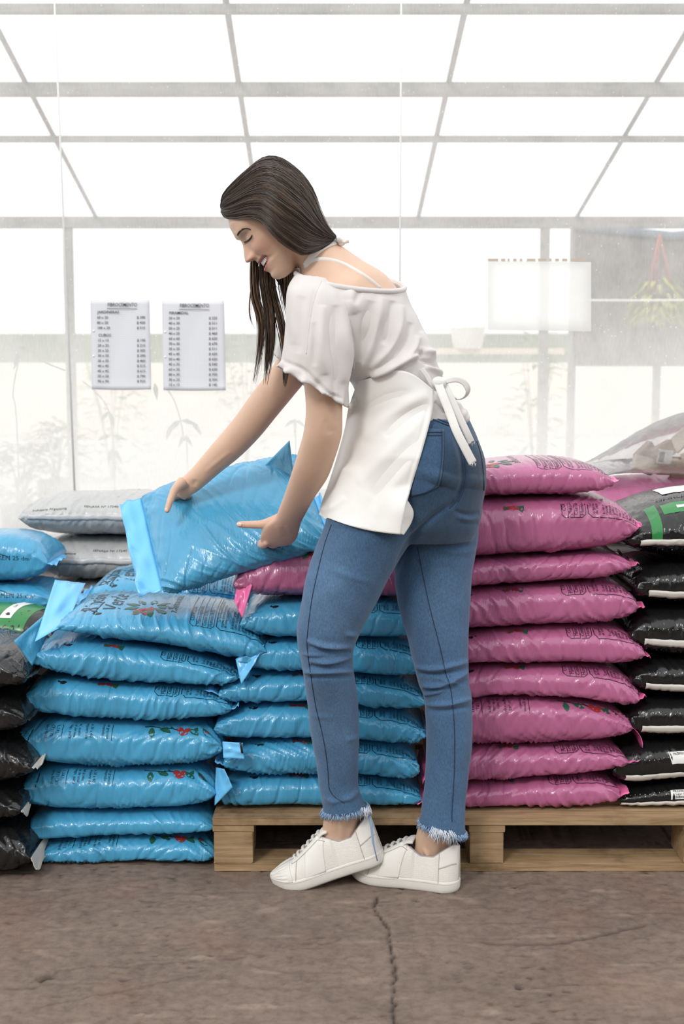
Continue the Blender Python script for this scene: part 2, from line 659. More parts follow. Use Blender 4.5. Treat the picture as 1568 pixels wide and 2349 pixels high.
def bush(name, label, base, R, Hh, n, mt, L=0.12, group=None, pot=None):
    r = empty(name, base)
    tag(r, label, 'plant', group)
    z0 = 0
    if pot:
        pw, ph = pot
        mb = MB()
        mb.tube([(0, 0, 0.0), (0, 0, ph * 0.9), (0, 0, ph * 0.92), (0, 0, ph)], [pw * 0.38, pw * 0.48, pw * 0.53, pw * 0.53], 16)
        mb.build('pot', mat('grey_pot', (0.14, 0.15, 0.15), 0.7), r)
        z0 = ph
    mb = MB()
    for k in range(6):
        a = rng.uniform(0, 6.28)
        mb.tube([(0, 0, z0 - 0.02), (0.3 * R * math.cos(a), 0.3 * R * math.sin(a), z0 + Hh * 0.5), (0.7 * R * math.cos(a), 0.7 * R * math.sin(a), z0 + Hh * 0.9)], [0.008, 0.006, 0.003], 5)
    mb.build('stem', STEM, r)
    mb = MB()
    for k in range(n):
        a, t = rng.uniform(0, 6.28), rng.random()
        rr = R * math.sqrt(rng.random()) * (0.5 + 0.5 * math.sin(math.pi * min(1, t + 0.2)))
        leaf(mb, (rr * math.cos(a), rr * math.sin(a), z0 + Hh * t), (math.cos(a), math.sin(a), rng.uniform(-0.2, 0.8)), L * rng.uniform(0.6, 1.3), L * 0.4)
    o = mb.build('foliage', mt, r)
    o['kind'] = 'stuff'
    return r


for k, (px, py, Y, R, Hh, n, mt, lab, pot) in enumerate((
        (45, 1005, 8.8, 0.22, 0.42, 160, LEAF, 'leafy green plant in a grey pot outside, leftmost behind the glass', (0.30, 0.28)),
        (128, 1005, 10.6, 0.24, 0.50, 160, LEAF, 'leafy plant in a grey pot outside, just left of the canopy post', (0.32, 0.30)),
        (255, 900, 14.0, 0.45, 0.55, 200, LEAF, 'low green bush outside behind the left price list', None),
        (565, 840, 16.0, 0.42, 0.5, 200, LEAF2, 'darker green bush outside, between the second price list and the woman', None),
        (1230, 880, 12.0, 0.30, 0.62, 160, LEAF, 'tall green weed outside behind the timber rail', None))):
    b_ = W(px, py, Y)
    bush('outdoor_plant', lab, (b_.x, b_.y, -0.02), R, Hh if pot else Hh + max(0, b_.z), n, mt, 0.13, None, pot)

# distant hedge band and wall
HEDGE = mat('distant_hedge', (0.20, 0.23, 0.17), 0.9)
hz = structure(link('trim_4', box(-16, 16, 27, 27.6, -0.02, 2.0, 0.02), HEDGE))
structure(link('trim_5', box(-16, 16, 24, 24.4, -0.02, 1.36, 0.02), GR))

# hanging basket in front of the shade cloth
hb = empty('hanging_basket', W(1508, 690, 8.9))
tag(hb, 'yellow green trailing plant in a hanging basket on red cords, upper right outside', 'hanging plant')
mb = MB()
for k in range(260):
    a, t = rng.uniform(0, 6.28), rng.random()
    rr = 0.155 * math.sqrt(rng.random())
    leaf(mb, (rr * math.cos(a), rr * math.sin(a), -0.13 + 0.30 * math.sqrt(max(0.0, 1 - (rr / 0.17) ** 2)) * t), (math.cos(a), math.sin(a), 0.3), 0.10, 0.03, 0.9)
o = mb.build('foliage', LEAFY, hb)
o['kind'] = 'stuff'
mb = MB()
mb.tube([(0, 0, -0.1), (0, 0, -0.06), (0, 0, 0.0)], [0.06, 0.11, 0.13], 16)
mb.build('basket', mat('brown_basket', (0.25, 0.14, 0.07), 0.8), hb)
for sx, sy in ((-0.1, -0.05), (0.1, -0.05), (0, 0.1)):
    mb = MB()
    mb.tube([(sx, sy, 0), (0, 0, 0.46)], 0.0045, 5)
    mb.build('cord', mat('red_cord', (0.55, 0.10, 0.07), 0.6), hb)

# wire along the back
wr = empty('wire', W(1450, 688, 8.6))
tag(wr, 'thin white wire stretched across the right pane in front of the shade cloth', 'wire')
mb = MB()
mb.tube([W(1240, 688, 8.6) - wr.location, W(1420, 689, 8.6) - wr.location, W(1900, 687, 8.6) - wr.location], 0.006, 6)
mb.build('strand', mat('white_wire', (0.9, 0.9, 0.9), 0.4), wr)

# climbing vines just outside the glass
def vine(name, label, base_px, pts, leaves, Y=4.45):
    b0 = W(base_px[0], base_px[1], Y)
    r = empty(name, (b0.x, b0.y, 0.0))
    tag(r, label, 'vine')
    mb = MB()
    pp = [W(a, b, Y) - r.location for a, b in pts]
    pp = [Vector((pp[0].x, 0.0, -0.02))] + pp
    mb.tube([Vector(q) for q in spline([q[:] for q in pp], 24)], 0.0028, 5)
    mb.build('stem', STEM, r)
    for (a, b, dx, dz, L) in leaves:
        mb = MB()
        leaf(mb, W(a, b, Y) - r.location, (dx, 0.15, dz), L, L * 0.36, 0.25, (0, 1, 0.2))
        mb.build('leaf', LEAF2, r)


vine('climbing_vine', 'thin climbing vine with drooping leaves outside the glass below the left price list', (250, 1100),
     [(262, 1080), (258, 1010), (250, 945), (225, 905), (190, 875)],
     [(250, 945, -0.6, -0.5, 0.04), (250, 945, 0.3, -0.9, 0.05), (255, 1000, -0.9, -0.1, 0.05), (256, 1000, 0.9, -0.1, 0.05), (258, 1030, -0.4, -0.9, 0.05), (258, 1030, 0.6, -0.8, 0.055), (260, 1060, 0.1, -1, 0.04)])
vine('climbing_vine', 'arching vine with pointed leaves outside the glass above the reaching hand', (420, 1100),
     [(430, 1060), (422, 1010), (414, 965), (400, 920), (385, 895)],
     [(415, 966, -0.9, -0.5, 0.06), (395, 975, -0.5, -0.9, 0.05), (416, 966, 0.9, -0.05, 0.05), (440, 968, 0.6, -0.7, 0.05), (422, 1000, -0.5, -0.8, 0.04), (424, 1000, 0.6, -0.7, 0.04), (355, 880, 0.1, -0.9, 0.05)])
vine('climbing_vine', 'short vine with a single leaf cluster outside the glass, between the two arms', (675, 1100),
     [(678, 1040), (676, 1000), (676, 960)],
     [(676, 965, -0.8, -0.3, 0.04), (676, 965, 0.8, -0.3, 0.04), (676, 960, 0, -1, 0.04)])
vine('climbing_vine', 'pale vine tendril outside the far left pane', (60, 1100),
     [(40, 1000), (30, 900), (55, 805), (100, 830), (150, 850)],
     [(45, 812, -0.5, -0.9, 0.05), (60, 805, -0.6, 0.5, 0.04), (75, 1120, -0.6, -0.5, 0.04), (95, 1125, 0.6, -0.5, 0.04)])

# ------------------------------------------------------------------ pallet
PALY = 2.893
PZ = 0.132
x0, x1 = xpx(487, 1900, PALY), xpx(487, 1900, PALY) + 1.215
pal = empty('pallet', ((x0 + x1) / 2, PALY + 0.5, 0))
tag(pal, 'worn wooden pallet on the concrete floor under the pink and blue sacks', 'pallet')
ox, oy = pal.location.x, pal.location.y


def plank(name, a, b, c, d, e, f, sd, bev=0.002):
    me = box(a - ox, b - ox, c - oy, d - oy, e, f, bev)
    r = random.Random(sd)
    for v in me.vertices:
        v.co += Vector((r.uniform(-1, 1) * 0.0012, r.uniform(-1, 1) * 0.001, r.uniform(-1, 1) * 0.0008))
    me.update()
    link(name, me, WOOD, pal)


depth = 1.0
sd_ = 1
for k in range(7):
    y0 = PALY + k * (depth - 0.1) / 6
    plank('deck_board', x0, x1, y0, y0 + 0.098, PZ - 0.018, PZ, sd_ + k)
bx = [(x0 + 0.0, x0 + 0.098), (xpx(1075, 1940, PALY), xpx(1157, 1940, PALY)), (x1 - 0.098, x1)]
for i, (a, b) in enumerate(bx):
    plank('stringer_board', a, b, PALY + 0.003, PALY + depth, PZ - 0.018 - 0.017, PZ - 0.018, 20 + i)
    for j, yy in enumerate((PALY + 0.004, PALY + 0.44, PALY + depth - 0.125)):
        plank('block', a + 0.002, b - 0.003, yy, yy + 0.12, 0.018, PZ - 0.035, 30 + i * 3 + j, 0.004)
for j, yy in enumerate((PALY + 0.002, PALY + 0.44, PALY + depth - 0.105)):
    plank('bottom_board', x0 + 0.004, x1, yy, yy + 0.1, 0.0, 0.018, 50 + j)
# ------------------------------------------------------------------ printed lettering, as flat outlines
_font = {}


def text2d(s, size, shear=0.0, bold=0.0):
    key = (s, shear, bold)
    if key not in _font:
        cu = bpy.data.curves.new('t', 'FONT')
        cu.body = s
        cu.size = 1.0
        cu.shear = shear
        cu.offset = bold
        cu.resolution_u = 2
        ob = bpy.data.objects.new('t', cu)
        COL.objects.link(ob)
        dg = bpy.context.evaluated_depsgraph_get()
        me = bpy.data.meshes.new_from_object(ob.evaluated_get(dg))
        v = np.array([p.co[:2] for p in me.vertices]).reshape(-1, 2)
        f = [tuple(p.vertices) for p in me.polygons]
        bpy.data.objects.remove(ob)
        bpy.data.curves.remove(cu)
        bpy.data.meshes.remove(me)
        _font[key] = (v, f)
    v, f = _font[key]
    return v * size, f


def strip2d(pts, w):
    """polyline of a given width, finely cut so that it can follow a curved face"""
    P = np.asarray(pts, float)
    out = []
    for a, b in zip(P[:-1], P[1:]):
        n = max(2, int(np.linalg.norm(b - a) / 0.006) + 1)
        out += [a + (b - a) * t for t in np.linspace(0, 1, n)[:-1]]
    out.append(P[-1])
    P = np.array(out)
    d = np.gradient(P, axis=0)
    d /= np.linalg.norm(d, axis=1, keepdims=True) + 1e-9
    nrm = np.stack([-d[:, 1], d[:, 0]], 1) * w / 2
    V = np.stack([P + nrm, P - nrm], 1).reshape(-1, 2)
    F = [(2 * i, 2 * i + 1, 2 * i + 3, 2 * i + 2) for i in range(len(P) - 1)]
    return V, F


def patch2d(u0, u1, v0, v1, n=14, m=10, skew=0.0):
    U, V = np.meshgrid(np.linspace(u0, u1, n), np.linspace(v0, v1, m), indexing='ij')
    return np.stack([U + skew * (V - v0), V], -1).reshape(-1, 2), grid_faces(n, m)


def blob2d(cx, cy, r, seed, n=22, ax=1.0, jag=0.35):
    rr = random.Random(seed)
    ph = [rr.uniform(0, 6.28) for _ in range(4)]
    V = [(cx, cy)]
    for k in range(n):
        a = 2 * math.pi * k / n
        q = r * (1 + jag * (0.5 * math.sin(3 * a + ph[0]) + 0.4 * math.sin(5 * a + ph[1]) + 0.3 * math.sin(8 * a + ph[2])))
        V.append((cx + ax * q * math.cos(a), cy + q * math.sin(a)))
    return np.array(V), [(0, k + 1, (k + 1) % n + 1) for k in range(n)]


def leaf2d(cx, cy, ang, L, w):
    V = []
    n = 7
    for k in range(n):
        t = k / (n - 1)
        h = w / 2 * math.sin(math.pi * t) ** 0.8 * (1 + 0.18 * (k % 2))
        V += [(t * L, h), (t * L, -h)]
    V = np.array(V)
    c, s = math.cos(ang), math.sin(ang)
    V = V @ np.array([[c, s], [-s, c]]) + np.array((cx, cy))
    return V, [(2 * i, 2 * i + 1, 2 * i + 3, 2 * i + 2) for i in range(n - 1)]


def along(vf, u, v, mode):
    """place a text outline on the sack: A reads front to back, B back to front, N reads along the sack"""
    V, F = vf
    if len(V) == 0:
        return V, F
    x, y = V[:, 0], V[:, 1]
    if mode == 'A':
        return np.stack([u - y, v + x], 1), F
    if mode == 'B':
        return np.stack([u + y, v + x.max() - x], 1), F
    return np.stack([u + x, v + y], 1), F


BOX_LINES = ['La Tierra Rincon Verde es una enmienda', 'orgánica mineral de uso general para', 'de compostaje aerobio natural', '', 'Es un sustrato apto para', 'cultivo, además del uso en',
             'plantas en maceta y en', 'jardín por su alto contenido', 'El compost aporta nutrientes', 'una adecuada aireación', 'y vigoroso desarrollo de', 'Los productos de este', 'proceso se elaboran', 'en cada partida de', 'formulación natural']


def cut(vf, vmax):
    V, F = vf
    return V, [q for q in F if max(V[i][1] for i in q) < vmax]


def print_a(L, vmax, v0=0.035, script=True):
    """front lettering: script name, red flower, table and text box. returns list of (kind, verts, faces)"""
    k = L / 0.47
    out = []
    ink = []
    if script:
        ink.append(along(text2d('Rincón', 0.062, 0.35, 0.004), -0.150 * k, v0 + 0.030, 'A'))
        ink.append(along(text2d('Verde', 0.062, 0.35, 0.004), -0.100 * k, v0 + 0.038, 'A'))
        ink.append((blob2d(-0.147 * k, v0 + 0.026, 0.006, 2, 12, 1.6)))
        ink.append(strip2d([(-0.158 * k, v0 + 0.028), (-0.152 * k, v0 + 0.06), (-0.146 * k, v0 + 0.11)], 0.003))
    ink.append(along(text2d('ENMIENDA ORGÁNICA', 0.019), 0.028 * k, v0 + 0.045, 'A'))
    t0 = 0.062 * k
    tw = 0.054 * k
    fl = 0.0016
    ink.append(strip2d([(t0, 0.26), (t0, v0 + 0.008), (t0 + 0.008, v0), (t0 + tw - 0.008, v0), (t0 + tw, v0 + 0.008), (t0 + tw, 0.26)], fl))
    for q in (0.27, 0.52, 0.76):
        ink.append(strip2d([(t0 + tw * q, v0), (t0 + tw * q, 0.26)], fl * 0.7))
    for q, s in ((0.20, '   COMPOSICIÓN'), (0.47, 'Materia orgánica 60%'), (0.71, 'Cenizas 27,09%'), (0.96, 'Humedad 38,5%')):
        ink.append(along(text2d(s, 0.0125), t0 + tw * q - 0.002, v0 + 0.006, 'A'))
    b0, bw = t0 + tw + 0.006, 0.118 * k
    ink.append(strip2d([(b0, 0.26), (b0, v0 + 0.010), (b0 + 0.010, v0), (b0 + bw - 0.012, v0 + 0.0), (b0 + bw, v0 + 0.012), (b0 + bw, 0.26)], fl * 1.2))
    for i, s in enumerate(BOX_LINES):
        if s:
            ink.append(along(text2d(s, 0.0098), b0 + bw * (i + 1.0) / (len(BOX_LINES) + 0.7), v0 + 0.009 + (0.02 if i in (0, 3) else 0), 'A'))
    ink.append(strip2d([(b0 + bw + 0.016, v0 + 0.004), (b0 + bw + 0.012, v0 + 0.04)], 0.002))
    out.append(('printed_text', INK, [cut(q, vmax) for q in ink]))
    red, gre = [], []
    for i in range(8):
        red.append(blob2d(-0.062 * k + 0.011 * (i % 4), v0 + 0.032 + 0.013 * (i // 3) + 0.004 * (i % 2), 0.008, 40 + i, 16))
    for i in range(9):
        a = i * 0.7
        gre.append(leaf2d(-0.038 * k + 0.022 * math.cos(a), v0 + 0.075 + 0.02 * math.sin(a), a, 0.04, 0.016))
    out.append(('printed_flower', INK_RED, [cut(q, vmax) for q in red]))
    out.append(('printed_leaves', INK_GREEN, [cut(q, vmax) for q in gre]))
    return out


def print_b(L, vmax, v0=0.03):
    k = L / 0.47
    ink = []
    for i, (u, s) in enumerate(((-0.155, 'Tierra fértil'), (-0.143, 'Ruta Nac. CP 7112'), (-0.131, 'FERTIL S.R.L.'), (-0.102, 'zona de riego, para'), (-0.092, 'macetas de uso'), (-0.082, 'jardín y del suelo'),
                                (-0.066, 'que se requiera de'), (-0.056, 'hasta 30 a 40'), (-0.030, 'mayor contenido'), (-0.020, 'de sus gramos'))):
        ink.append(along(text2d(s, 0.0105), u * k, v0 + 0.004 * (i % 3), 'B'))
    ink.append(strip2d([(-0.118 * k, v0), (-0.118 * k, 0.2)], 0.0014))
    ink.append(strip2d([(-0.008 * k, v0 - 0.004), (-0.008 * k, 0.2)], 0.0014))
    ink.append(strip2d([(-0.19 * k, v0 - 0.006), (-0.184 * k, v0 + 0.03)], 0.0025))
    gre, red = [], []
    ink.append(strip2d([(0.062 * k, v0 + 0.042), (0.10 * k, v0 + 0.036), (0.135 * k, v0 + 0.034)], 0.003))
    for i, (u, a) in enumerate(((0.078, -1.5), (0.095, -0.5), (0.120, 0.9), (0.108, 0.3), (0.16, -0.7), (0.17, 0.1), (0.19, -0.7))):
        gre.append(leaf2d(u * k, v0 + 0.036, a, 0.032, 0.014))
    for i, (u, r) in enumerate(((0.140, 0.008), (0.149, 0.010), (0.158, 0.007), (0.20, 0.006))):
        red.append(blob2d(u * k, v0 + 0.032 - 0.01 * (i == 1), r, 60 + i, 16, 1.1, 0.1))
    return [('printed_text', INK, [cut(q, vmax) for q in ink]), ('printed_leaves', INK_GREEN, [cut(q, vmax) for q in gre]), ('printed_flower', INK_RED, [cut(q, vmax) for q in red])]


# ------------------------------------------------------------------ one sack
class Sack:
    def __init__(self, label, group, mt, flapm, xl, xr, yf, D, zb, zt, seed, tip=0.42, nu=220, nv=72, n=3.5, wr=1.0, slant=0.5, ends=(1, 1), pw=5.5, pe=0.62, rot=None, name='soil_sack', cat='sack', yaw=0.0):
        q = np.array([-0.78, 0.0, 0.78])
        xm_ = (xl + xr) / 2
        zb, zt = (z if callable(z) else np.poly1d(np.polyfit(xm_ + q * (xr - xl) / 2, np.array(z, float), 2)) for z in (zb, zt))
        cx, cy, cz = (xl + xr) / 2, yf + D / 2, float(min(zb(xm_ + q * (xr - xl) / 2)))
        L = xr - xl
        self.L = L
        self.root = empty(name, (cx, cy, cz), rot or (0, 0, yaw))
        tag(self.root, label, cat, group)
        e = np.linspace(-1, 1, nu)
        s = e * 1.25 - 0.25 * e ** 3 * 1.0
        s = s / np.abs(s).max()
        # most rings run round the front and the top, few round the back
        n1, n2, n3 = int(nv * 0.13), int(nv * 0.27), int(nv * 0.42)
        th = np.concatenate([np.linspace(-math.pi, -1.75, n1 + 1)[:-1], np.linspace(-1.75, 0, n2 + 1)[:-1], np.linspace(0, 2.2, n3 + 1)[:-1], np.linspace(2.2, math.pi, nv - n1 - n2 - n3 + 1)[:-1]])
        j0 = n1 + n2       # theta = 0: the front equator
        S, TH = np.meshgrid(s, th, indexing='ij')

        def quad(z):
            return z(cx + np.clip(s, -0.93, 0.93) * L / 2) - cz
        b, t = quad(zb), quad(zt)
        T = (1 - np.abs(s) ** pw).clip(0, 1) ** pe
        zc = b + (t - b) * tip
        up = np.maximum((t - zc) * T, 0.0012)
        dn = np.maximum((zc - b) * T, 0.0012)
        d = D / 2 * (1 - 0.07 * np.abs(s) ** 5) * (1 - 0.03 * (1 - s ** 2))
        sx = np.sin(TH)
        cxx = -np.cos(TH)
        cs = np.sign(cxx) * np.abs(cxx) ** (2 / n)
        ss = np.sign(sx) * np.abs(sx) ** (2 / n)
        Y = cs * d[:, None]
        Z = zc[:, None] + np.where(ss > 0, up[:, None], dn[:, None]) * ss
        X = S * L / 2
        P = np.stack([X, Y, Z], -1)

        def normals(P):
            du = np.gradient(P, axis=0)
            dv = (np.roll(P, -1, axis=1) - np.roll(P, 1, axis=1))
            N = np.cross(du, dv)
            N /= np.linalg.norm(N, axis=2, keepdims=True) + 1e-12
            return -N if N[nu // 2, j0, 1] > 0 else N
        N = normals(P)
        H = float((t - b).mean())
        A = TH * (H * 0.55 + 0.02)
        sd = seed * 3
        w = np.zeros_like(S)
        wid = 0.24
        m1 = 0.15 + 0.85 * sstep(perlin(X * 6 + seed, A * 7, sd), -0.3, 0.5)
        lowf = 1.0 + 0.25 * sstep(-A, -0.03, 0.04)          # the film creases most on the lower half of the side
        xx = X + 0.010 * perlin(X * 9, A * 16, sd + 3)
        cr1 = ridge(perlin(xx * 26 + A * 26 * slant, A * 5.0, sd + 1), 0.13)
        cr2 = ridge(perlin(xx * 36 + A * 36 * slant * 1.5, A * 6 + 3, sd + 2), 0.12)
        cr3 = ridge(perlin(xx * 20 - A * 14 * slant, A * 7 + 9, sd + 3), 0.09)
        w += (0.0042 * m1 * (cr1 - 0.2) + 0.0026 * (cr2 - 0.2) * m1 - 0.0035 * (1 - m1) * (cr3 - 0.15)) * lowf
        endm = sstep(np.abs(S), 0.62, 0.96)
        w += 0.0042 * endm * (ridge(perlin(A * 34 + 5 * S, X * 9 + seed, sd + 2), 0.20) - 0.3)
        w += 0.0035 * perlin(X * 8 + seed, A * 8, sd)
        w -= 0.0012 * np.exp(-((A + 0.012 + 0.004 * perlin(X * 5, X * 0, sd)) / 0.0016) ** 2)    # fold line along the side
        w += 0.0006 * perlin(X * 90, A * 70, sd + 1)
        w *= wr * (1 - sstep(np.abs(S), 0.975, 1.0))
        # flatten where the sack is pressed on its neighbours
        w *= 1 - 0.55 * np.abs(ss) ** 8
        P = P + N * w[..., None]
        self.P, self.N = P, normals(P)
        self.nu, self.nv, self.j0, self.s = nu, nv, j0, s
        mid = nu // 2
        seg = np.linalg.norm(np.diff(P[mid, j0:], axis=0), axis=1)
        self.arc = np.concatenate([[0], np.cumsum(seg)])
        segb = np.linalg.norm(np.diff(P[mid, j0::-1], axis=0), axis=1)
        self.arcb = np.concatenate([[0], np.cumsum(segb)])
        V = P.reshape(-1, 3)
        F = grid_faces(nu, nv, True)
        F = [tuple(reversed(q_)) for q_ in F] if N is not None and self._inward(P, F) else F
        F += [tuple(range(nv)), tuple((nu - 1) * nv + k for k in reversed(range(nv)))]
        self.body = link('sack_body', mesh_np('sack_body', V, F), mt, self.root)
        self.flapm = flapm
        self.D = D

    def _inward(self, P, F):
        a, b, c, d = [P.reshape(-1, 3)[i] for i in F[(self.nu // 2) * self.nv + self.j0]]
        return np.cross(b - a, c - a)[1] > 0

    def at(self, u, v, off=0.0006):
        u, v = np.asarray(u, float), np.asarray(v, float)
        fs = np.interp(np.clip(u / (self.L / 2), -0.985, 0.985), self.s, np.arange(self.nu))
        ft = np.where(v >= 0, np.interp(np.maximum(v, 0), self.arc, self.j0 + np.arange(len(self.arc))),
                      np.interp(np.maximum(-v, 0), self.arcb, self.j0 - np.arange(len(self.arcb))))
        i = np.clip(fs.astype(int), 0, self.nu - 2)
        j = np.clip(ft.astype(int), 0, self.nv - 2)
        a, b = (fs - i)[:, None], (ft - j)[:, None]

        def mix(G):
            return (G[i, j] * (1 - a) + G[i + 1, j] * a) * (1 - b) + (G[i, j + 1] * (1 - a) + G[i + 1, j + 1] * a) * b
        return mix(self.P) + mix(self.N) * off

    def prints(self, items, off=0.0007):
        for nm, mt, vfs in items:
            mb = MB()
            for V, F in vfs:
                if len(F):
                    P = self.at(V[:, 0], V[:, 1], off)
                    mb.add(P, F)
            if mb.f:
                o = mb.build(nm, mt, self.root)
                o['kind'] = 'stuff'
        return self

    def flap(self, side, length=0.045, ang=-0.6, curl=0.3, span=(-1, 1), seed=1, crumple=0.006, m=None, twist=0.0, peak=0.0):
        """sealed end of the film: a single thin sheet"""
        i = 0 if side < 0 else self.nu - 1
        row = self.P[i]
        front, back = row[self.j0], row[0]
        nu, nv = 26, 9
        G = np.zeros((nu, nv, 3))
        for a in range(nu):
            f = (span[0] + (span[1] - span[0]) * a / (nu - 1) + 1) / 2
            base = front + (back - front) * f
            p = base.copy()
            ln = length * (1 - abs(peak) * (1 - (a / (nu - 1)) ** 2 if peak > 0 else (a / (nu - 1)) ** 2))
            for b in range(nv):
                t = b / (nv - 1)
                an = ang + curl * t + twist * (f - 0.5)
                G[a, b] = p + np.array((0, 0, 1)) * crumple * t * float(perlin(f * 5 + seed, t * 2.0, seed)) * 2 + np.array((0, 1, 0)) * crumple * t * float(perlin(f * 4 + seed, t * 3.0 + 7, seed))
                p = p + np.array((side * math.cos(an), 0, math.sin(an))) * ln / (nv - 1)
        mb = MB()
        mb.sheet(G, 0.0009)
        mb.build('seal_flap', m or self.flapm, self.root)
        return self

    def ribbon(self, name, mt, u0, u1, v, w, seed, off=0.004, wob=0.004):
        n = 60
        u = np.linspace(u0, u1, n)
        c = v + wob * perlin(u * 12 + seed, u * 0 + seed, seed) + (0.35 * wob) * perlin(u * 50, u * 0, seed + 1)
        G = np.zeros((n, 4, 3))
        for k in range(4):
            t = k / 3 - 0.5
            G[:, k] = self.at(u, c + w * t, off + 0.003 * abs(math.sin(seed + 1)) * (0.5 - abs(t)))
        mb = MB()
        mb.sheet(G, 0.0012)
        mb.build(name, mt, self.root)
        return self


def free_flap(s, a, b, c_, d, m, seed, nu=18, nv=12, crumple=0.008):
    """loose film end hanging from a sack, given by its four corners"""
    Ri = s.root.rotation_euler.to_matrix().inverted()
    A, B, C_, D_ = (np.array((Ri @ (W(*q) - s.root.location))[:]) for q in (a, b, c_, d))
    G = np.zeros((nu, nv, 3))
    for i in range(nu):
        for j in range(nv):
            u, v = i / (nu - 1), j / (nv - 1)
            p = (A * (1 - v) + B * v) * (1 - u) + (C_ * (1 - v) + D_ * v) * u
            k = crumple * 2 * math.sin(math.pi * min(1, v * 0.9 + 0.1))
            p = p + np.array((0.25, -1, 0.25)) * k * float(perlin(u * 2.4 + seed, v * 2.6 + seed * 0.37, seed))
            G[i, j] = p
    mb = MB()
    mb.sheet(G, 0.0009)
    mb.build('seal_flap', m, s.root)


def zcurve(ys, Y):
    return [zpx(y, Y) for y in ys]


def stack(rows, curves, yf, D, col, flapm, labels, group, base, kinds, opts):
    """rows: (xl, xr) pixels from the floor up; curves: pixel height of each joint at left, middle, right"""
    out = []
    Yc = yf + 0.05
    ma, mb_ = sum(r[0] for r in rows) / len(rows), sum(r[1] for r in rows) / len(rows)
    xn = [xpx(ma + (mb_ - ma) * f, 1500, yf + 0.03) for f in (0.11, 0.5, 0.89)]

    def curve(z, dz):
        return np.poly1d(np.polyfit(xn, np.array(z) + dz, 2))
    prev = base
    for k, (xl, xr) in enumerate(rows):
        top = zcurve(curves[k], Yc)
        o = dict(opts.get(k, {}))
        ym = 1500
        dy = o.pop('dy', 0.0)
        c = o.pop('col', col)
        fm = o.pop('flapm', flapm)
        seed = o.pop('seed', k + int(abs(xl)) % 37 + 1)
        s = Sack(labels[k], group, c, fm, xpx(xl, ym, yf + 0.03), xpx(xr, ym, yf + 0.03), yf + dy, o.pop('D', D), curve(prev, 0.0008), curve(top, -0.0008), seed, **o)
        kd = kinds[k]
        vmax = 0.075 if k < len(rows) - 1 else 0.26
        if kd == 'A':
            s.prints(print_a(s.L, vmax))
        elif kd == 'B':
            s.prints(print_b(s.L, vmax))
        out.append(s)
        prev = top
    return out


ORD = ['lowest', 'second from the floor', 'third from the floor', 'fourth from the floor', 'fifth from the floor', 'sixth from the floor', 'seventh from the floor', 'eighth from the floor', 'topmost']

# --- left blue stack on the floor
LB = stack([(50, 487), (36, 488), (34, 493), (18, 509), (51, 531), (66, 546), (133, 612)],
           [(1924, 1910, 1913), (1858, 1855, 1852), (1751, 1757, 1750), (1645, 1650, 1651), (1546, 1564, 1572), (1464, 1477, 1508), (1388, 1392, 1404)],
           2.925, 0.36, BLUE, BLUE_FLAP,
           ['blue soil sack lying on the concrete floor, lowest of the left front stack', 'plain dull blue soil sack, second from the floor in the left front stack',
            'blue soil sack with berry print, third from the floor in the left front stack', 'blue soil sack with berry print and pointed corner, fourth from the left floor',
            'blue soil sack with short drooping flap, third from top of left front stack', 'blue soil sack with wide dark blue flap, second from top of left stack',
            'large blue soil sack with red flower print, top of left front stack'], 'blue sacks of the left front stack', [0.0, 0.0, 0.0],
           ['B', '', 'B', 'B', 'A', 'A', 'A'],
           {0: dict(seed=3, slant=1.4, tip=0.3), 1: dict(seed=5, wr=0.6), 2: dict(seed=7, slant=0.8), 3: dict(seed=9, slant=0.9, wr=1.2), 4: dict(seed=12, slant=-0.4, wr=0.9), 5: dict(seed=14, slant=-0.5, tip=0.45), 6: dict(seed=17, slant=0.4, wr=0.9, D=0.40, tip=0.42, n=2.3)})
free_flap(LB[6], (196, 1338, 3.22), (126, 1330, 3.20), (152, 1432, 2.95), (80, 1472, 2.90), BLUE_FLAP, 3, crumple=0.014)
free_flap(LB[5], (124, 1428, 3.02), (100, 1412, 3.02), (74, 1528, 2.915), (32, 1470, 2.90), BLUE, 5, crumple=0.004)
LB[5].flap(1, 0.02, -0.3, 0.3, (-0.9, 1), 6)
LB[4].flap(-1, 0.036, -1.0, -0.5, (-1, 0.5), 7)
LB[4].flap(1, 0.018, 0.2, 0.3, (-1, 0.6), 7)
LB[3].flap(-1, 0.012, 0.3, 0.2, (-1, 0.9), 8)
free_flap(LB[2], (495, 1760, 2.965), (492, 1848, 2.935), (514, 1764, 2.915), (533, 1806, 2.900), BLUE_FLAP, 9, crumple=0.005)
LB[1].flap(1, 0.02, -0.8, -0.3, (-1, 0.8), 9)
LB[0].flap(1, 0.01, 0.9, 0.2, (-1, 0.8), 9)

